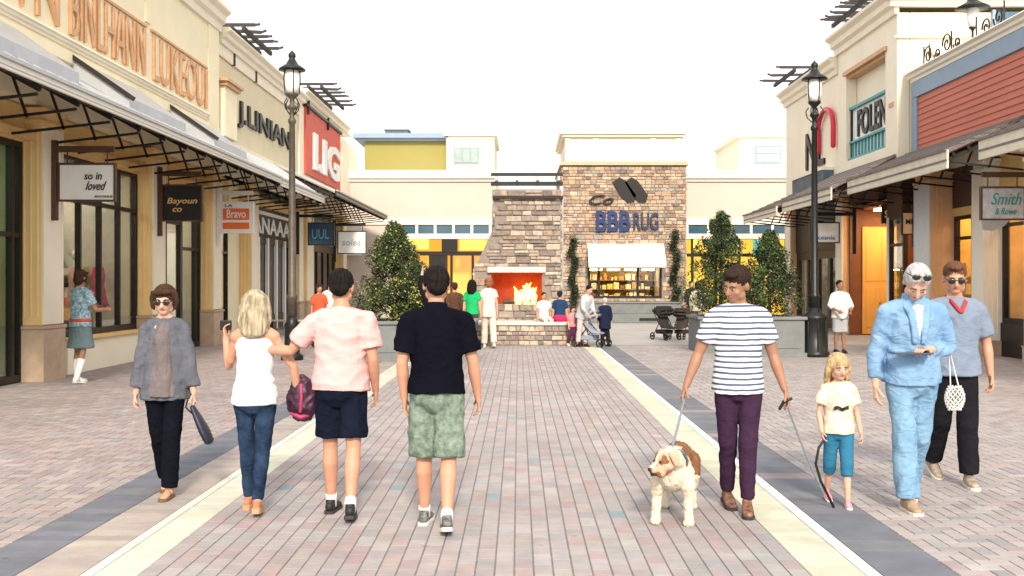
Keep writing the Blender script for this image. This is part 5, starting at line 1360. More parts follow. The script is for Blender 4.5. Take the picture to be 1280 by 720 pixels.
TEE = [(.86,.184,.142,.008),(.97,.176,.136,.004),(1.1,.160,.122),(1.25,.164,.120),(1.35,.166,.118),(1.42,.134,.094,.004),(1.465,.090,.076,.008),(1.497,.068,.066,.006)]
def st(base, kx=1.0, ky=1.0, dz=0, hem=None):
    r = [(q[0]+dz, q[1]*kx, q[2]*ky) + tuple(q[3:]) for q in base]
    if hem is not None: r[0] = (hem,) + r[0][1:]
    return r
def dn(out=.12, fwd=0.0): return (out, -fwd, -1)

# ---- 1 woman in a grey cardigan walking towards the camera
def knit():
    m = cloth('grey_knit', (.11,.12,.15), .12, (.135,.145,.175), 5, .9, 130); return m
hm_brown = hairm('dark_brown_hair', (.055,.028,.018))
p1 = person('woman with sunglasses in a grey open knit cardigan carrying a black clutch', -2.76, 8.0, 4, 1.645, 'fair', True, 1.05,
    legs=((8, 4, -3), (-10, 16, -3)), arms={1: ((.17, .0, -1), (.16, -.10, -1)), -1: ((.17, .02, -1), (.13, -.06, -1))}, head=(14, 3, 0),
    hair='bob', hairmat=hm_brown, glasses=True,
    top=[dict(name='blouse', m=cloth('mauve_grey_blouse', (.15,.125,.13), .15, (.19,.165,.17), 7, .7, 120), st=[(.845,.135,.155,-.006),(.98,.125,.150,-.006),(1.15,.110,.140,-.008),(1.3,.095,.133,-.010),(1.4,.075,.105,-.008),(1.46,.062,.07,-.002)], sleeve=0, wr=(.010, (24, 24, 2.5), 2)),
         dict(name='cardigan', m=knit(), st=[(.82,.212,.150,.022),(.98,.196,.142,.018),(1.15,.170,.128,.010),(1.3,.160,.122,.006),(1.40,.138,.098,.006),(1.455,.090,.076,.012),(1.49,.072,.068,.014)], sleeve=1.80, sr=(.056, .058), cuff=.062, wr=(.010, (12, 12, 7), 4))],
    bottom=dict(name='trousers', m=cloth('black_trousers', (.006,.007,.012), .2), r=(.088,.074,.070), len=1.97),
    shoes=dict(m=mat('tan_leather', (.50,.28,.17), .5), sole=M_soleg, kind='sandal'))

# ---- 2 blonde woman from behind
hm_blonde = hairm('ash_blonde_hair', (.24,.19,.12), (.44,.38,.28))
hm_blonde2 = hairm('light_blonde_hair', (.34,.22,.11), (.55,.40,.23))
p2 = person('blonde woman seen from behind in a white vest top and dark skinny jeans', -1.92, 7.47, 180, 1.60, 'tan', True, 1.0,
    legs=((6, 3, -2), (-7, 12, -2.5)), arms={1: ((.30, -.35, -.85), (.22, -.35, 1.0)), -1: ((.50, .0, -.75), (.10, -.25, -1))}, head=(2, 6, 0),
    hair='long', hairmat=hm_blonde,
    top=[dict(name='vest_top', m=cloth('white_cotton', (.72,.74,.78), .04), st=[(.86,.188,.150,.010),(.95,.182,.142,.008),(1.1,.146,.112),(1.22,.148,.112),(1.34,.156,.112),(1.41,.118,.084,.004),(1.45,.092,.066,.008)], sleeve=0, wr=(.008, (8, 8, 14), 6))],
    bottom=dict(name='jeans', m=cloth('indigo_jeans', (.010,.020,.048), .3, (.03,.055,.11), 5), r=(.090,.064,.044), len=1.92, hipr=(.172,.138)),
    shoes=dict(m=mat('tan_suede', (.42,.17,.09), .8), sole=mat('cork_sole', (.45,.27,.15), .8), kind='wedge'), curl={1: 45, -1: 40})

# ---- 3 man in a pink shirt from behind
hm_black = hairm('black_hair', (.006,.005,.005), (.014,.011,.010))
p3 = person('man seen from behind in a pale pink t-shirt, dark navy shorts and black trainers', -1.27, 7.34, 180, 1.76, 'tan', False, 1.18,
    legs=((8, 3, 0), (-8, 14, 1)), arms={1: ((.62, -.10, -.75), (.95, -.35, .02)), -1: ((.17, .10, -1), (.02, -.45, -1))}, head=(4, -4, 0),
    hair='short', hairmat=hm_black,
    top=[dict(name='t_shirt', m=cloth('pale_pink_cotton', (.70,.42,.42), .04), st=st(TEE, 1.16, 1.16, 0, .90), sleeve=.72, sr=(.074, .082), wr=(.011, (6, 6, 9), 7))],
    bottom=dict(name='shorts', m=cloth('navy_shorts', (.008,.011,.024), .25), r=(.098,.104,.1), len=.80, hipr=(.182,.14), wr=(.010, (10, 10, 7), 3)),
    shoes=dict(m=mat('black_trainer', (.018,.018,.02), .55, var=.3, vscale=30), sole=M_soleb), socks=(M_sockw, .16))

# ---- 4 man in a black polo from behind
p4 = person('man seen from behind in a black polo shirt and grey-green patterned shorts', -.56, 6.98, 180, 1.775, 'tan', False, 1.15,
    legs=((8, 2, 0), (-9, 16, 0)), arms={1: ((.16, .14, -1), (-.04, -.22, -1)), -1: ((.24, .0, -1), (.12, -.30, -1))}, head=(2, 10, 0),
    hair='short', hairmat=hm_black,
    top=[dict(name='polo_shirt', m=cloth('black_pique', (.005,.005,.010), .2), st=st(TEE, 1.09, 1.12, 0, .91), sleeve=.76, sr=(.073, .080), wr=(.009, (6, 6, 9), 9)),
         dict(name='collar', m=cloth('black_collar', (.006,.006,.012), .1), st=[(1.46,.092,.080,.008),(1.50,.076,.074,.008),(1.525,.070,.070,.006)], sleeve=0, wr=None)],
    bottom=dict(name='shorts', m=cloth('grey_green_patterned', (.12,.17,.14), .25, (.22,.28,.23), 20), r=(.098,.106,.1), len=.98, hipr=(.180,.138), wr=(.011, (10, 10, 7), 13)),
    shoes=dict(m=mat('black_skate_shoe', (.02,.02,.02), .55, var=.5, vscale=22, color2=(.2,.2,.2)), sole=M_solew), socks=(M_sockw, .12))

# ---- 5 man in a striped tee
def stripes():
    m = cloth('striped_jersey', (.78,.78,.78), .02); nt = m.node_tree; b = nt.nodes['Principled BSDF']
    tc = nt.nodes.new('ShaderNodeTexCoord'); sx = nt.nodes.new('ShaderNodeSeparateXYZ'); nt.links.new(tc.outputs['Object'], sx.inputs[0])
    nz = nt.nodes.new('ShaderNodeTexNoise'); nz.inputs['Scale'].default_value = 5; nt.links.new(tc.outputs['Object'], nz.inputs['Vector'])
    ml = nt.nodes.new('ShaderNodeMath'); ml.operation = 'MULTIPLY_ADD'; ml.inputs[1].default_value = .02; nt.links.new(nz.outputs['Fac'], ml.inputs[0]); nt.links.new(sx.outputs['Z'], ml.inputs[2])
    w = nt.nodes.new('ShaderNodeMath'); w.operation = 'MULTIPLY'; w.inputs[1].default_value = 1/.040; nt.links.new(ml.outputs[0], w.inputs[0])
    f = nt.nodes.new('ShaderNodeMath'); f.operation = 'FRACT'; nt.links.new(w.outputs[0], f.inputs[0])
    c = nt.nodes.new('ShaderNodeMath'); c.operation = 'GREATER_THAN'; c.inputs[1].default_value = .60; nt.links.new(f.outputs[0], c.inputs[0])
    mx = nt.nodes.new('ShaderNodeMix'); mx.data_type = 'RGBA'; nt.links.new(c.outputs[0], mx.inputs['Factor'])
    mx.inputs['A'].default_value = (.78,.79,.80,1); mx.inputs['B'].default_value = (.085,.11,.18,1); nt.links.new(mx.outputs['Result'], b.inputs['Base Color'])
    return m
p5 = person('man in a white t-shirt with navy stripes looking aside while walking the dog', 1.60, 7.46, -4, 1.785, 'brown', False, 1.0,
    legs=((7, 3, -3.2), (-7, 12, -3.2)), arms={1: ((.30, .05, -1), (.30, -.20, -1)), -1: ((.42, .05, -1), (.40, -.20, -1))}, head=(24, -42, 10),
    hair='quiff', hairmat=hairm('dark_hair', (.03,.018,.014)), side=0,
    top=[dict(name='t_shirt', m=stripes(), st=st(TEE, 1.02, 1.0, 0, .86), sleeve=.66, sr=(.066, .074), wr=(.008, (7, 7, 10), 10))],
    bottom=dict(name='trousers', m=cloth('aubergine_trousers', (.045,.022,.050), .2), r=(.091,.068,.050), len=1.92, hipr=(.166,.128)),
    shoes=dict(m=mat('brown_boot', (.10,.045,.03), .5, var=.5, vscale=20, color2=(.25,.12,.08)), sole=M_soleb))

# ---- 6 girl
def girl_print(root, U, s):
    mb = MB(); rr = random.Random(4)
    for i in range(9):
        x = -.075+i*.0185
        for k in range(2): mb.ball(U @ Vector((x+rr.uniform(-.004,.004), -.150, 1.175+k*.022+math.sin(i)*.012)), (.013, .007, .011), 8, 6)
    for i in range(len(mb.v)): mb.v[i] = tuple(c*s for c in mb.v[i])
    mb.build('dark_print', M_blackp, root, origin=(0, 0, 0))
p6 = person('small blonde girl in a cream printed t-shirt and blue cropped leggings', 2.40, 7.68, -4, 1.10, 'fair', True, 1.05,
    legs=((10, 3, -1), (-10, 18, -1)), arms={1: ((.24, .05, -1), (.14, -.25, -1)), -1: ((.28, .05, -1), (-.05, -.45, -.9))}, head=(14, 8, -4), headscale=1.32,
    hair='long', hairmat=hm_blonde2,
    top=[dict(name='t_shirt', m=cloth('cream_print', (.66,.55,.42), .10, (.78,.70,.58), 14), st=st(TEE, 1.06, 1.15, 0, .88), sleeve=.66, sr=(.066, .085), wr=(.008, (10, 10, 14), 11))],
    bottom=dict(name='leggings', m=cloth('bright_blue_leggings', (.035,.17,.30), .15), r=(.090,.078,.070), len=1.28, hipr=(.172,.13)),
    shoes=dict(m=mat('pink_white_shoe', (.72,.10,.20), .6, var=.2, vscale=18, color2=(.80,.35,.42)), sole=M_solew),
    extras=[lambda root, J, A, U, HM, s, sc: girl_print(root, U, s)])

# ---- 7 older man in denim
hm_grey = hairm('grey_hair', (.32,.32,.33), (.55,.55,.56))
def denim(n, c, c2): return cloth(n, c, .06, c2, 5, .5, 260, .5)
def undershirt(root, J, A, U, HM, s, sc):
    mb = MB(); mb.tube([U @ Vector((0, y, z)) for z, y in ((1.25,-.136),(1.31,-.138),(1.37,-.124),(1.44,-.096))], [(.006,.006),(.018,.012),(.030,.015),(.042,.022)], 10, ref=(0, 1, 0)); sc(mb)
    mb.build('undershirt', M_sockw, root, origin=(0, 0, 0))
    mb = MB()
    for sd in (1, -1): mb.tube([U @ Vector((sd*.030, -.143, 1.20)), U @ Vector((sd*.036, -.145, 1.30)), U @ Vector((sd*.050, -.118, 1.41)), U @ Vector((sd*.085, -.03, 1.485))], [(.020,.008), (.024,.009), (.030,.010), (.03,.012)], 10)
    sc(mb); mb.build('shirt_placket', M_den, root, origin=(0, 0, 0))
M_den = denim('light_denim_shirt', (.17,.32,.53), (.24,.39,.60))
p7 = person('grey-haired man in a light denim shirt and faded jeans looking down', 2.92, 7.6, -3, 1.83, 'fair', False, 1.15,
    legs=((-11, 20, -2), (9, 3, -2)), arms={1: ((.30, .10, -1), (-.95, -.75, .12)), -1: ((.26, .06, -1), (.05, -.25, -1))}, head=(42, -8, 4), lean=4,
    hair='short', hairmat=hm_grey, glasses=.075,
    top=[dict(name='denim_shirt', m=M_den, st=st(TEE, 1.13, 1.12, 0, .90), sleeve=1.80, sr=(.066, .058), cuff=.050, wr=(.013, (7, 7, 8), 12)),
         dict(name='collar', m=M_den, st=[(1.455,.098,.086,.006),(1.50,.082,.080,.008),(1.53,.078,.076,.006)], sleeve=0, wr=None)],
    bottom=dict(name='jeans', m=denim('faded_jeans', (.17,.32,.50), (.25,.41,.58)), r=(.096,.082,.084), len=1.97, hipr=(.180,.138), wr=(.011, (9, 9, 7), 15)),
    shoes=dict(m=mat('tan_brown_shoe', (.36,.25,.16), .6, var=.3, vscale=20), sole=M_solew), extras=[undershirt])

# ---- 8 man behind with sunglasses
def lanyard(root, J, A, U, HM, s, sc):
    mb = MB()
    for sd in (1, -1): mb.tube([U @ Vector((sd*.062, .02, 1.505)), U @ Vector((sd*.055, -.085, 1.46)), U @ Vector((sd*.006, -.140, 1.38))], [(.014,.008), (.016,.010), (.013,.010)], 8)
    sc(mb); mb.build('red_neckerchief', mat('red_cloth', (.55,.04,.04), .8), root, origin=(0, 0, 0))
p8 = person('brown-haired man in sunglasses and a blue-grey t-shirt walking behind the denim man', 3.62, 8.5, -2, 1.83, 'tan', False, 1.08,
    legs=((10, 4, -2), (-12, 20, -2)), arms={1: ((.30, .05, -1), (.05, -.18, -1)), -1: ((.26, .05, -1), (.05, -.2, -1))}, head=(14, -14, 0),
    hair='bob' if False else 'quiff', hairmat=hairm('chestnut_hair', (.13,.06,.035)), glasses=True,
    top=[dict(name='t_shirt', m=cloth('blue_grey_cotton', (.20,.25,.34), .08), st=st(TEE, 1.14, 1.1, 0, .88), sleeve=.78, sr=(.072, .080), wr=(.009, (7, 7, 9), 17))],
    bottom=dict(name='trousers', m=cloth('black_slacks', (.014,.014,.018), .2), r=(.092,.080,.076), len=1.95),
    shoes=dict(m=mat('grey_brown_trainer', (.35,.28,.22), .6, var=.5, vscale=18), sole=M_solew), extras=[lanyard])

# ================================================================== things they carry
def strap(pts, r=.006, n=8): 
    mb = MB(); mb.tube(pts, [r]*len(pts), n); return mb
# black clutch of woman 1
h = p1[1]; t = thing('clutch_bag', 'long navy-black clutch bag hanging from the hand of the woman in the cardigan', 'bag', tuple(h))
mb = MB(); a = Vector(h) + Vector((0, -.03, .0)); mb.tube([a+Vector((.01,0,-.03)), a+Vector((.05,0,-.11)), a+Vector((.10,0,-.21)), a+Vector((.135,0,-.285))], [(.020,.030),(.030,.056),(.038,.078),(.034,.070)], 14)
o = mb.build('pouch', mat('navy_leather', (.012,.016,.035), .45, bump=.3, bscale=30), t)
mb = MB(); mb.tube([a+Vector((-.03,0,.03)), a+Vector((-.045,.0,-.03)), a+Vector((.02,0,-.09))], [.007]*3, 8); mb.tube([a+Vector((.10,-.04,-.275)), a+Vector((.16,-.04,-.245))], [.006, .006], 6); mb.build('wrist_strap', M_blackp, t)
# phone of woman 2
w_ = p2[1]; t = thing('camera', 'small black camera held up by the blonde woman', 'camera', tuple(w_))
mb = MB(); mb.box(w_.x-.055, w_.x+.03, w_.y-.0, w_.y+.03, w_.z-.02, w_.z+.055); mb.build('camera_body', M_blackp, t, bevel=.008)
mb = MB(); mb.tube([(w_.x-.01, w_.y+.03, w_.z+.018), (w_.x-.01, w_.y+.06, w_.z+.018)], [.02, .018], 14, 'flat'); mb.build('camera_lens', M_dark, t)
# handbag of woman 2 on her right forearm
e_ = p2[-1]; t = thing('handbag', 'slouchy plum and pink handbag hanging from the arm of the blonde woman', 'bag', (e_.x+.05, e_.y, .85))
c = Vector((e_.x+.04, e_.y-.02, .84))
mb = MB(); mb.tube([c+Vector((0,0,.13)), c+Vector((0,0,.08)), c, c+Vector((.005,0,-.09)), c+Vector((.005,0,-.14))], [(.050,.03),(.082,.05),(.118,.066),(.115,.070),(.080,.052)], 18)
bag = finish(mb, 'bag_body', None, t, .008, 2, (.010, (22, 22, 14), 3), mats=[mat('plum_leather', (.025,.010,.028), .45, var=.4, vscale=14, color2=(.05,.012,.035))]); bag.location = -Vector(t.location)
mb = MB()
for q in (.0,): mb.tube([c+Vector((q,-.055,.09)), c+Vector((q+.01,-.078,0)), c+Vector((q,-.070,-.11))], [(.012,.005)]*3, 8)
mb.tube([c+Vector((-.07,-.03,-.125)), c+Vector((0,-.05,-.15)), c+Vector((.05,-.03,-.14))], [.014,.022,.014], 8)
mb.build('pink_trim', mat('hot_pink_leather', (.34,.03,.10), .5), t)
mb = MB()
ax, az = p2[('wrist', -1)].x, p2[('wrist', -1)].z
for q in (-.02, .02): mb.tube([c+Vector((-.07,q,.10)), Vector((ax-.01, e_.y+q-.0, az+.05)), c+Vector((.05,q,.11))], [.008]*3, 8)
mb.build('handle', M_blackp, t)
# tablet and crocheted bag of man 7
q_ = p7[1]; t = thing('tablet', 'thin dark tablet held flat at the waist of the denim man', 'tablet', tuple(q_))
mb = MB(); mb.box(q_.x-.22, q_.x+.06, q_.y-.09, q_.y+.06, q_.z-.012, q_.z-.002); mb.build('casing', mat('slate_casing', (.05,.07,.10), .3), t, bevel=.003)
mb = MB(); mb.box(q_.x-.21, q_.x+.05, q_.y-.08, q_.y+.05, q_.z-.0015, q_.z+.001); mb.build('screen', M_glassesblk, t)
el = p7[('elbow', 1)]
t = thing('crochet_bag', 'white lacy crocheted bag hanging beside the hip of the denim man', 'bag', (el.x+.02, el.y-.02, .78))
mb = MB(); rr = random.Random(2); cx_, cy_, cz_ = el.x+.03, el.y-.03, .84
for ring in range(9):
    z = cz_+.06-ring*.020; r_ = .035+.038*math.sin(math.pi*(ring+1)/10)
    for k in range(12):
        a = 2*math.pi*(k+.5*(ring % 2))/12; p_ = [(cx_+(r_)*math.cos(a+b)+0, cy_+r_*.5*math.sin(a+b), z+.011*math.sin(b*14)) for b in (-.2,-.1,0,.1,.2)]
        mb.tube(p_, [.0042]*5, 5)
mb.build('lace_net', M_sockw, t)
mb = MB(); mb.tube([(cx_-.03, cy_, cz_+.06), (el.x, el.y, el.z+.02), (cx_+.03, cy_, cz_+.06)], [.006]*3, 6); mb.build('handle', M_sockw, t)

# ================================================================== dog
def dog(label, X, Y, rot, s=1.0):
    root = thing('dog', label, 'dog', (0, 0, 0))
    W_, Br, Bk = mat('white_fur', (.66,.60,.48), .9, var=.10, vscale=14, bump=.9, bscale=90), None, None
    brn = mat('brown_fur', (.22,.10,.045), .9, var=.35, vscale=14, bump=.9, bscale=90); pale = mat('peach_fur', (.58,.36,.26), .9, var=.2, vscale=16, bump=.8, bscale=90)
    blk = mat('dark_fur', (.03,.02,.02), .7)
    mb = MB()
    mb.tube([(0, -.17, .36), (0, -.10, .36), (0, .05, .35), (0, .22, .37), (0, .36, .385), (0, .42, .37)], [(.10,.12),(.125,.145),(.120,.135),(.098,.105),(.105,.12),(.07,.08)], 18)
    mb.tube([(0, -.10, .40), (0, -.18, .445), (0, -.24, .475)], [(.115,.115),(.10,.10),(.085,.085)], 16, ref=(1, 0, 0))
    for sx in (-1, 1):
        mb.tube([(sx*.085, -.13, .36), (sx*.105, -.15, .26), (sx*.11, -.13, .19), (sx*.112, -.15, .09), (sx*.113, -.155, .035)], [.065, .052, .038, .033, .034], 12)
        mb.ball((sx*.114, -.178, .028), (.040, .055, .030), 12, 8)
        mb.tube([(sx*.075, .34, .36), (sx*.10, .30, .25), (sx*.10, .33, .19), (sx*.098, .41, .145), (sx*.098, .385, .05)], [.085, .060, .040, .028, .028], 12)
        mb.ball((sx*.10, .360, .026), (.036, .052, .028), 12, 8)
    mb.tube([(0, .43, .40), (0, .49, .40), (0, .54, .45)], [.026, .018, .008], 8)
    # head turned to its right and tipped down
    HM = Matrix.Translation((-.01, -.255, .480)) @ Matrix.Rotation(R(-50), 4, 'Z') @ Matrix.Rotation(R(20), 4, 'X') @ Matrix.Scale(.88, 4)
    hs = len(mb.v)
    mb.ball((0, -.03, .0), (.088, .095, .082), 18, 12); mb.ball((0, -.115, -.028), (.062, .07, .052), 16, 10)
    mb.ball((0, -.165, -.030), (.050, .030, .040), 14, 8)
    for sx in (-1, 1): mb.ball((sx*.040, -.135, -.060), (.030, .045, .036), 12, 8); mb.ball((sx*.06, -.06, -.03), (.035, .05, .04), 12, 8)
    for i in range(hs, len(mb.v)): mb.v[i] = tuple(HM @ Vector(mb.v[i]))
    me = voxel(mb, .008, 2); wrinkle(me, .006, (34, 34, 20), 2); wrinkle(me, .004, (80, 80, 45), 5)
    Hi = HM.inverted()
    me.materials.clear()
    for q in (W_, brn, pale, blk): me.materials.append(q)
    mi = []
    for p in me.polygons:
        c = p.center; h = Hi @ c; k = 0; nz = noise.noise(c*9)*.03
        if h.length < .24 and h.y < .05 and c.z > .36 and c.y < -.16:
            k = 2
            if abs(h.x) > .030+nz and h.z > .0 and -.13 < h.y < -.06: k = 1
            if h.y > -.03: k = 0
            if h.y < -.15 and h.z < -.035 : k = 1
            if abs(h.x) < .022 and h.z > -.02: k = 0
        elif c.x > .03+nz and c.y > .06 and c.z > .26+nz: k = 1
        elif c.y > .25+nz and c.z > .38: k = 1
        mi.append(k)
    me.polygons.foreach_set('material_index', mi); me.polygons.foreach_set('use_smooth', [True]*len(mi))
    o = bpy.data.objects.new('body', me); COL.objects.link(o); o.parent = root; me.name = 'body'
    for sx in (-1, 1):
        mb = MB(); mb.tube([(sx*.07, .0, .06), (sx*.105, -.01, .035), (sx*.115, -.02, -.03)], [(.012,.035),(.012,.04),(.008,.022)], 10)
        mb.xform(HM); mb.build('ear', pale, root, origin=(0, 0, 0))
        mb = MB(); mb.ball((sx*.040, -.112, .018), (.013, .011, .013), 10, 8); mb.xform(HM); mb.build('eye', M_pupil, root, origin=(0, 0, 0))
    mb = MB(); mb.ball((0, -.196, -.012), (.022, .014, .017), 10, 8); mb.xform(HM); mb.build('nose', M_pupil, root, origin=(0, 0, 0))
    mb = MB(); mb.tube([(-.035, -.178, -.055), (0, -.192, -.060), (.035, -.178, -.055)], [.007, .009, .007], 8, ref=(0, 0, 1)); mb.xform(HM); mb.build('mouth', blk, root, origin=(0, 0, 0))
    mb = MB(); rr_ = []
    for k in range(19):
        a = 2*math.pi*k/18; rr_.append(Vector((.108*math.cos(a), -.19-.06*math.sin(a), .450+.098*math.sin(a))))
    mb.tube(rr_, [(.007,.016)]*19, 8); mb.build('collar', mat('blue_grey_webbing', (.10,.13,.17), .7), root, origin=(0, 0, 0))
    for i in range(0): pass
    root.scale = (1, 1, 1); root.location = (X, Y, 0); root.rotation_euler = (0, 0, R(rot))
    M = Matrix.Translation((X, Y, 0)) @ Matrix.Rotation(R(rot), 4, 'Z')
    return M @ Vector((.01, -.235, .56))
dc = dog('white and brown bulldog on a leash at the feet of the man in stripes', 1.10, 7.22, -14)
def sag(a, b, n=10, s=.05, off=(0, 0, 0)):
    return [a.lerp(b, i/n) - Vector((0, 0, s*math.sin(math.pi*i/n))) + Vector(off)*math.sin(math.pi*i/n) for i in range(n+1)]
M_leash = mat('grey_webbing', (.19,.22,.27), .8, bump=.3, bscale=120)
tag(MB_ := strap(sag(p5[-1], dc, 10, .01), .009).build('leash', M_leash), 'grey leash from the striped man down to the bulldog', 'leash')
g6 = p6[-1]; 
tag(strap(sag(p5[1], g6+Vector((-.02,-.05,-.40)), 10, .03), .007).build('leash', M_leash), 'slack grey leash from the other hand of the striped man towards the girl', 'leash')
tag(strap([g6, g6+Vector((-.05,-.02,-.06)), g6+Vector((-.075,-.03,-.18)), g6+Vector((-.04,-.03,-.30)), g6+Vector((.02,-.03,-.42)), g6+Vector((.06,-.02,-.50))], .010).build('leash', M_blackp), 'thick black looped leash held by the girl', 'leash')
h5 = p5[1]; mb = MB(); mb.tube([h5+Vector((-.05,-.03,-.05)), h5+Vector((-.02,-.03,.0)), h5+Vector((.03,-.03,.02))], [.012,.014,.012], 8)
tag(mb.build('waste_bag_holder', M_blackp), 'small black holder clipped in the far hand of the striped man', 'bag holder')

# ================================================================== background people (small in the picture)
def belt(root, U, s, sc):
    mb = MB(); mb.tube([U @ Vector((0, .005, .96)), U @ Vector((0, .005, 1.01))], [(.192,.145), (.188,.142)], 18, 'flat'); sc(mb); mb.build('red_belt', mat('red_leather', (.55,.07,.03), .5), root, origin=(0, 0, 0))
def boots(root, J, s, sc):
    for sd in (1, -1):
        mb = MB(); a_, k_ = J[sd][2], J[sd][1]; mb.tube([a_+Vector((0, 0, -.04)), a_+Vector((0, 0, .05)), lerp(a_, k_, .75)], [.046, .045, .062], 12, 'flat'); sc(mb); mb.build('boot', M_whitep, root, origin=(0, 0, 0))
REST = {1: ((.2, .03, -1), (.08, -.15, -1)), -1: ((.2, .03, -1), (.08, -.15, -1))}
def tee(m, kx=1.0, sleeve=.65, hem=.88, wr=(.006, (9, 9, 12), 3), **k): return dict(name='shirt', m=m, st=st(TEE, kx, kx, 0, hem), sleeve=sleeve, sr=(.068, .074), wr=wr, **k)
BG = dict(res=.016)
def c_(n, c): return cloth(n, c, .1, bump=.1)
sh_b = dict(m=M_blackp, sole=M_soleb); sh_w = dict(m=M_whitep, sole=M_solew)
person('woman in a patterned blue top, blue-grey skirt and white boots at the left shop window', at(104, 17.0), 16.9, 150, 1.86, 'brown', True, 1.1,
   legs=((2, 4, 0), (-6, 10, 3)), arms={1: ((.3, -.4, -1), (-.3, -1, .1)), -1: ((.35, -.3, -1), (-.2, -1, .0))}, head=(8, 10, 0), hair='bob', hairmat=hm_brown,
   top=[tee(cloth('blue_print', (.12,.24,.34), .4, (.40,.55,.62), 26), 1.05, .7)], bottom=dict(name='skirt', m=c_('blue_grey_skirt', (.14,.20,.22)), skirt=.55, hipr=(.17,.13)), shoes=sh_w, res=.013,
   extras=[lambda root, J, A, U, HM, s, sc: [belt(root, U, s, sc), boots(root, J, s, sc)]])
person('person in a loose white shirt and grey shorts standing by the right shops', at(1050, 24.0), 24.0, 10, 1.70, 'brown', False, 1.1, legs=((2, 3, 0), (-2, 4, 0)),
   arms={1: ((.35, -.1, -1), (-.3, -.6, -.3)), -1: ((.35, -.1, -1), (-.3, -.6, -.3))}, hair='short', hairmat=hm_black,
   top=[tee(M_sockw, 1.2, 1.4, .84)], bottom=dict(name='shorts', m=c_('pale_grey_shorts', (.4,.42,.45)), r=(.11,.1,.09), len=.95), shoes=sh_b, res=.015)
person('person in a bright green top with dark hair left of the fireplace', at(590, 25.6), 25.6, 170, 1.72, 'fair', True, 1.0, arms=REST, hair='long', hairmat=hm_black,
   top=[tee(c_('bright_green', (.02,.42,.14)), 1.0, .6)], bottom=dict(name='trousers', m=c_('dark_mottled', (.06,.05,.05)), r=(.09,.075,.065), len=1.9), shoes=sh_b, **BG)
person('woman in a pale cream dress and trousers standing left of the fire', at(611, 25.9), 25.9, 190, 1.78, 'fair', True, .95, arms=REST, hair='bob', hairmat=hairm('auburn_hair', (.28,.12,.06)),
   top=[tee(c_('cream_linen', (.72,.64,.58)), 1.0, .5, .78)], bottom=dict(name='trousers', m=c_('cream_trousers', (.70,.60,.52)), r=(.09,.082,.08), len=1.93), shoes=sh_w, **BG)
SIT = ((84, 86, 2), (84, 80, 2))
person('child in a white top with black hair sitting on the hearth beside the fire', at(680, 27.3), 27.45, 20, 1.42, 'tan', False, 1.0, legs=SIT, arms=REST, seat=.61, hair='short', hairmat=hm_black,
   top=[tee(M_sockw, 1.05, .6)], bottom=dict(name='trousers', m=c_('cream_shorts', (.6,.55,.5)), r=(.09,.075,.065), len=1.8), shoes=sh_b, **BG)
person('person in a navy top and hot pink trousers sitting on the hearth slab', at(700, 27.3), 27.35, 165, 1.50, 'tan', True, 1.25, legs=((60, 95, 8), (60, 95, 8)), arms=REST, seat=.61, hair='short', hairmat=hairm('navy_black_hair', (.015,.02,.04)),
   top=[tee(c_('navy_top', (.02,.05,.12)), 1.1, .7)], bottom=dict(name='trousers', m=c_('hot_pink', (.70,.03,.12)), r=(.15,.12,.08), len=1.6, hipr=(.21,.18)), shoes=sh_b, **BG)
person('black-haired woman in a grey shawl bending at the right end of the hearth', at(728, 26.4), 26.3, 40, 1.62, 'fair', True, 1.1, legs=((4, 4, 0), (-4, 6, 0)), lean=22, arms={1: ((.1, -.5, -1), (-.1, -.8, -.4)), -1: ((.1, -.5, -1), (-.1, -.8, -.4))},
   hair='short', hairmat=hm_black, top=[tee(c_('pale_grey_shawl', (.48,.50,.54)), 1.15, 1.5, .80)], bottom=dict(name='trousers', m=c_('pale_trousers', (.55,.48,.46)), r=(.09,.08,.072), len=1.9), shoes=sh_b, **BG)
person('person in a long navy coat standing at the right of the fireplace hearth', at(756, 26.7), 26.7, 200, 1.25, 'fair', False, 1.2, legs=((3, 4, 0), (-6, 8, 0)), arms=REST, hair='short', hairmat=hm_grey,
   top=[tee(c_('navy_coat', (.015,.02,.05)), 1.25, 1.8, .62)], bottom=dict(name='trousers', m=c_('black_cloth', (.015,.015,.02)), r=(.09,.08,.075), len=1.95), shoes=sh_b, **BG)
person('person in an orange-red top passing the far left shopfronts', at(399, 26.0), 26.0, 30, 1.62, 'tan', True, 1.05, arms=REST, hair='bob', hairmat=hm_brown,
   top=[tee(c_('coral_red', (.65,.12,.06)), 1.1, .7)], bottom=dict(name='trousers', m=c_('dark_blue_trousers', (.03,.04,.08)), r=(.09,.075,.065), len=1.9), shoes=sh_b, **BG)
person('person in black raising one hand beside the left conifers', at(541, 20.5), 20.5, 170, 1.74, 'fair', False, 1.1, arms={1: ((.3, -.2, .9), (-.1, -.1, 1)), -1: REST[-1]}, hair='short', hairmat=hm_black,
   top=[tee(c_('black_jacket', (.012,.012,.016)), 1.1, 1.7)], bottom=dict(name='trousers', m=c_('black_jeans', (.015,.015,.02)), r=(.09,.075,.065), len=1.95), shoes=sh_b, **BG)
person('person in a cream jacket behind the striped man, near the stone building', at(872, 32.0), 32.0, 160, 1.68, 'fair', True, 1.1, arms=REST, hair='bob', hairmat=hm_black,
   top=[tee(c_('cream_jacket', (.55,.50,.38)), 1.15, 1.7, .8)], bottom=dict(name='trousers', m=c_('grey_trousers', (.2,.2,.2)), r=(.09,.075,.065), len=1.95), shoes=sh_b, **BG)

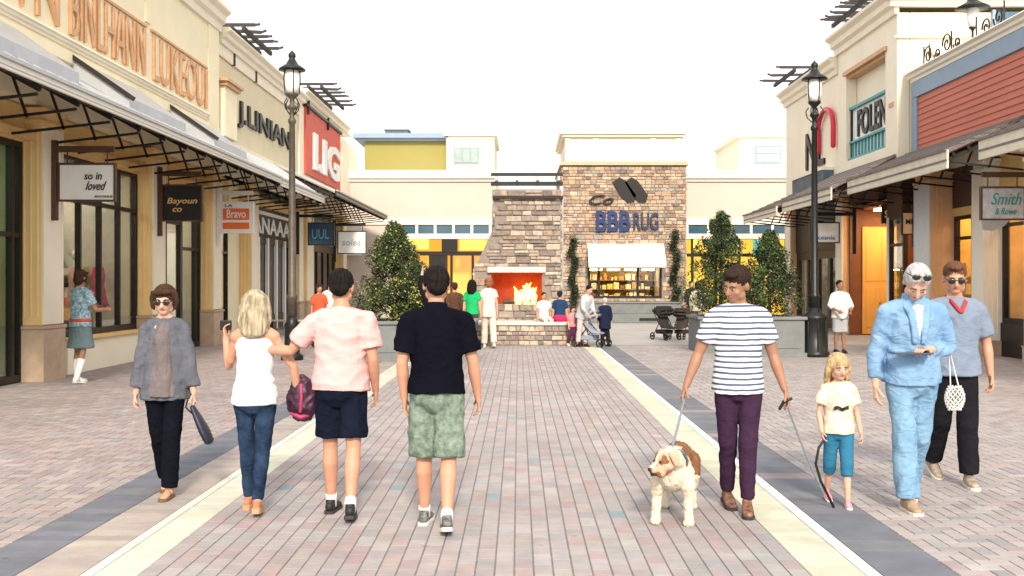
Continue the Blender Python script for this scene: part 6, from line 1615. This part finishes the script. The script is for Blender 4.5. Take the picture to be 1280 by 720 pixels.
# ---- pushchair and café table far right of the stone building
def stroller(label, X, Y, rot, m, s=1.0):
    t = thing('pushchair', label, 'pushchair', (0, 0, 0)); 
    mb = MB()
    for sx in (-.24, .24):
        mb.tube([(sx, -.38, .12), (sx, .05, .55), (sx, .42, 1.0)], [.014]*3, 8); mb.tube([(sx, .38, .12), (sx, .05, .55)], [.014]*2, 8)
    mb.tube([(-.24, .42, 1.0), (.24, .42, 1.0)], [.018, .018], 8); mb.build('frame', M_dark, t)
    mb = MB(); mb.tube([(0, .2, .92), (0, .10, .55), (0, -.08, .42), (0, -.32, .40)], [(.21,.04),(.22,.05),(.22,.05),(.2,.03)], 14, 'flat', ref=(0, .5, 1)); mb.build('seat', m, t)
    mb = MB()
    for k in range(6):
        a = R(20+k*26); mb.tube([(-.23, .12, .80), (-.23, .12-.30*math.cos(a), .80+.30*math.sin(a)), (.23, .12-.30*math.cos(a), .80+.30*math.sin(a)), (.23, .12, .80)], [.02, .045, .045, .02], 8)
    mb.build('hood', m, t)
    for sx in (-.27, .27):
        for sy in (-.38, .38):
            mb = MB(); p_ = [(sx, sy+.11*math.cos(2*math.pi*k/14), .12+.11*math.sin(2*math.pi*k/14)) for k in range(15)]
            mb.tube(p_, [.022]*15, 8, ref=(1, 0, 0)); mb.tube([(sx-.03, sy, .12), (sx+.03, sy, .12)], [.03, .03], 10); mb.build('wheel', M_blackp, t)
    mb = MB(); mb.box(-.2, .2, -.15, .3, .2, .34); mb.build('basket', m, t, bevel=.02)
    t.location = (X, Y, 0); t.rotation_euler = (0, 0, R(rot)); t.scale = (s, s, s); return t
stroller('dark twin-wheeled pushchair parked in front of the stone building step', at(832, 29.6), 29.6, 28, c_('charcoal_canvas', (.04,.035,.035)), .86)
stroller('second dark pushchair beside the first one, nearer the cream-jacketed person', at(851, 30.0), 30.0, -30, c_('brown_canvas', (.06,.045,.04)), .8)
stroller('grey-blue pushchair at the right end of the hearth', at(741, 26.0), 26.35, 60, c_('blue_grey_canvas', (.28,.33,.42)), .9)

person('person in a dark brown top between the green top and the left conifers', at(568, 26.2), 26.2, 200, 1.66, 'tan', False, 1.1, arms=REST, hair='short', hairmat=hm_brown,
   top=[tee(c_('umber_top', (.10,.05,.035)), 1.1, 1.5)], bottom=dict(name='trousers', m=c_('grey_jeans', (.10,.11,.13)), r=(.09,.08,.07), len=1.95), shoes=sh_b, **BG)
person('small child in pink standing against the hearth between the seated and bending adults', at(716, 26.5), 26.55, 30, 1.02, 'fair', True, 1.1, arms=REST, hair='bob', hairmat=hm_brown, headscale=1.25,
   top=[tee(c_('rose_pink', (.65,.25,.28)), 1.1, .8)], bottom=dict(name='trousers', m=c_('plum_leggings', (.12,.03,.08)), r=(.09,.08,.07), len=1.9), shoes=sh_w, **BG)
person('man in a white shirt next to the person in orange-red by the left shops', at(414, 27.5), 27.5, 190, 1.72, 'tan', False, 1.1, arms=REST, hair='short', hairmat=hm_black,
   top=[tee(M_sockw, 1.1, .8)], bottom=dict(name='trousers', m=c_('khaki', (.25,.2,.13)), r=(.09,.08,.07), len=1.95), shoes=sh_b, **BG)
person('person in black far behind, between the stone building and the right conifers', at(864, 38.0), 38.0, 20, 1.7, 'fair', False, 1.1, arms=REST, hair='short', hairmat=hm_black,
   top=[tee(c_('black_coat', (.015,.015,.02)), 1.15, 1.7, .8)], bottom=dict(name='trousers', m=c_('charcoal_trousers', (.03,.03,.03)), r=(.09,.08,.07), len=1.95), shoes=sh_b, **BG)
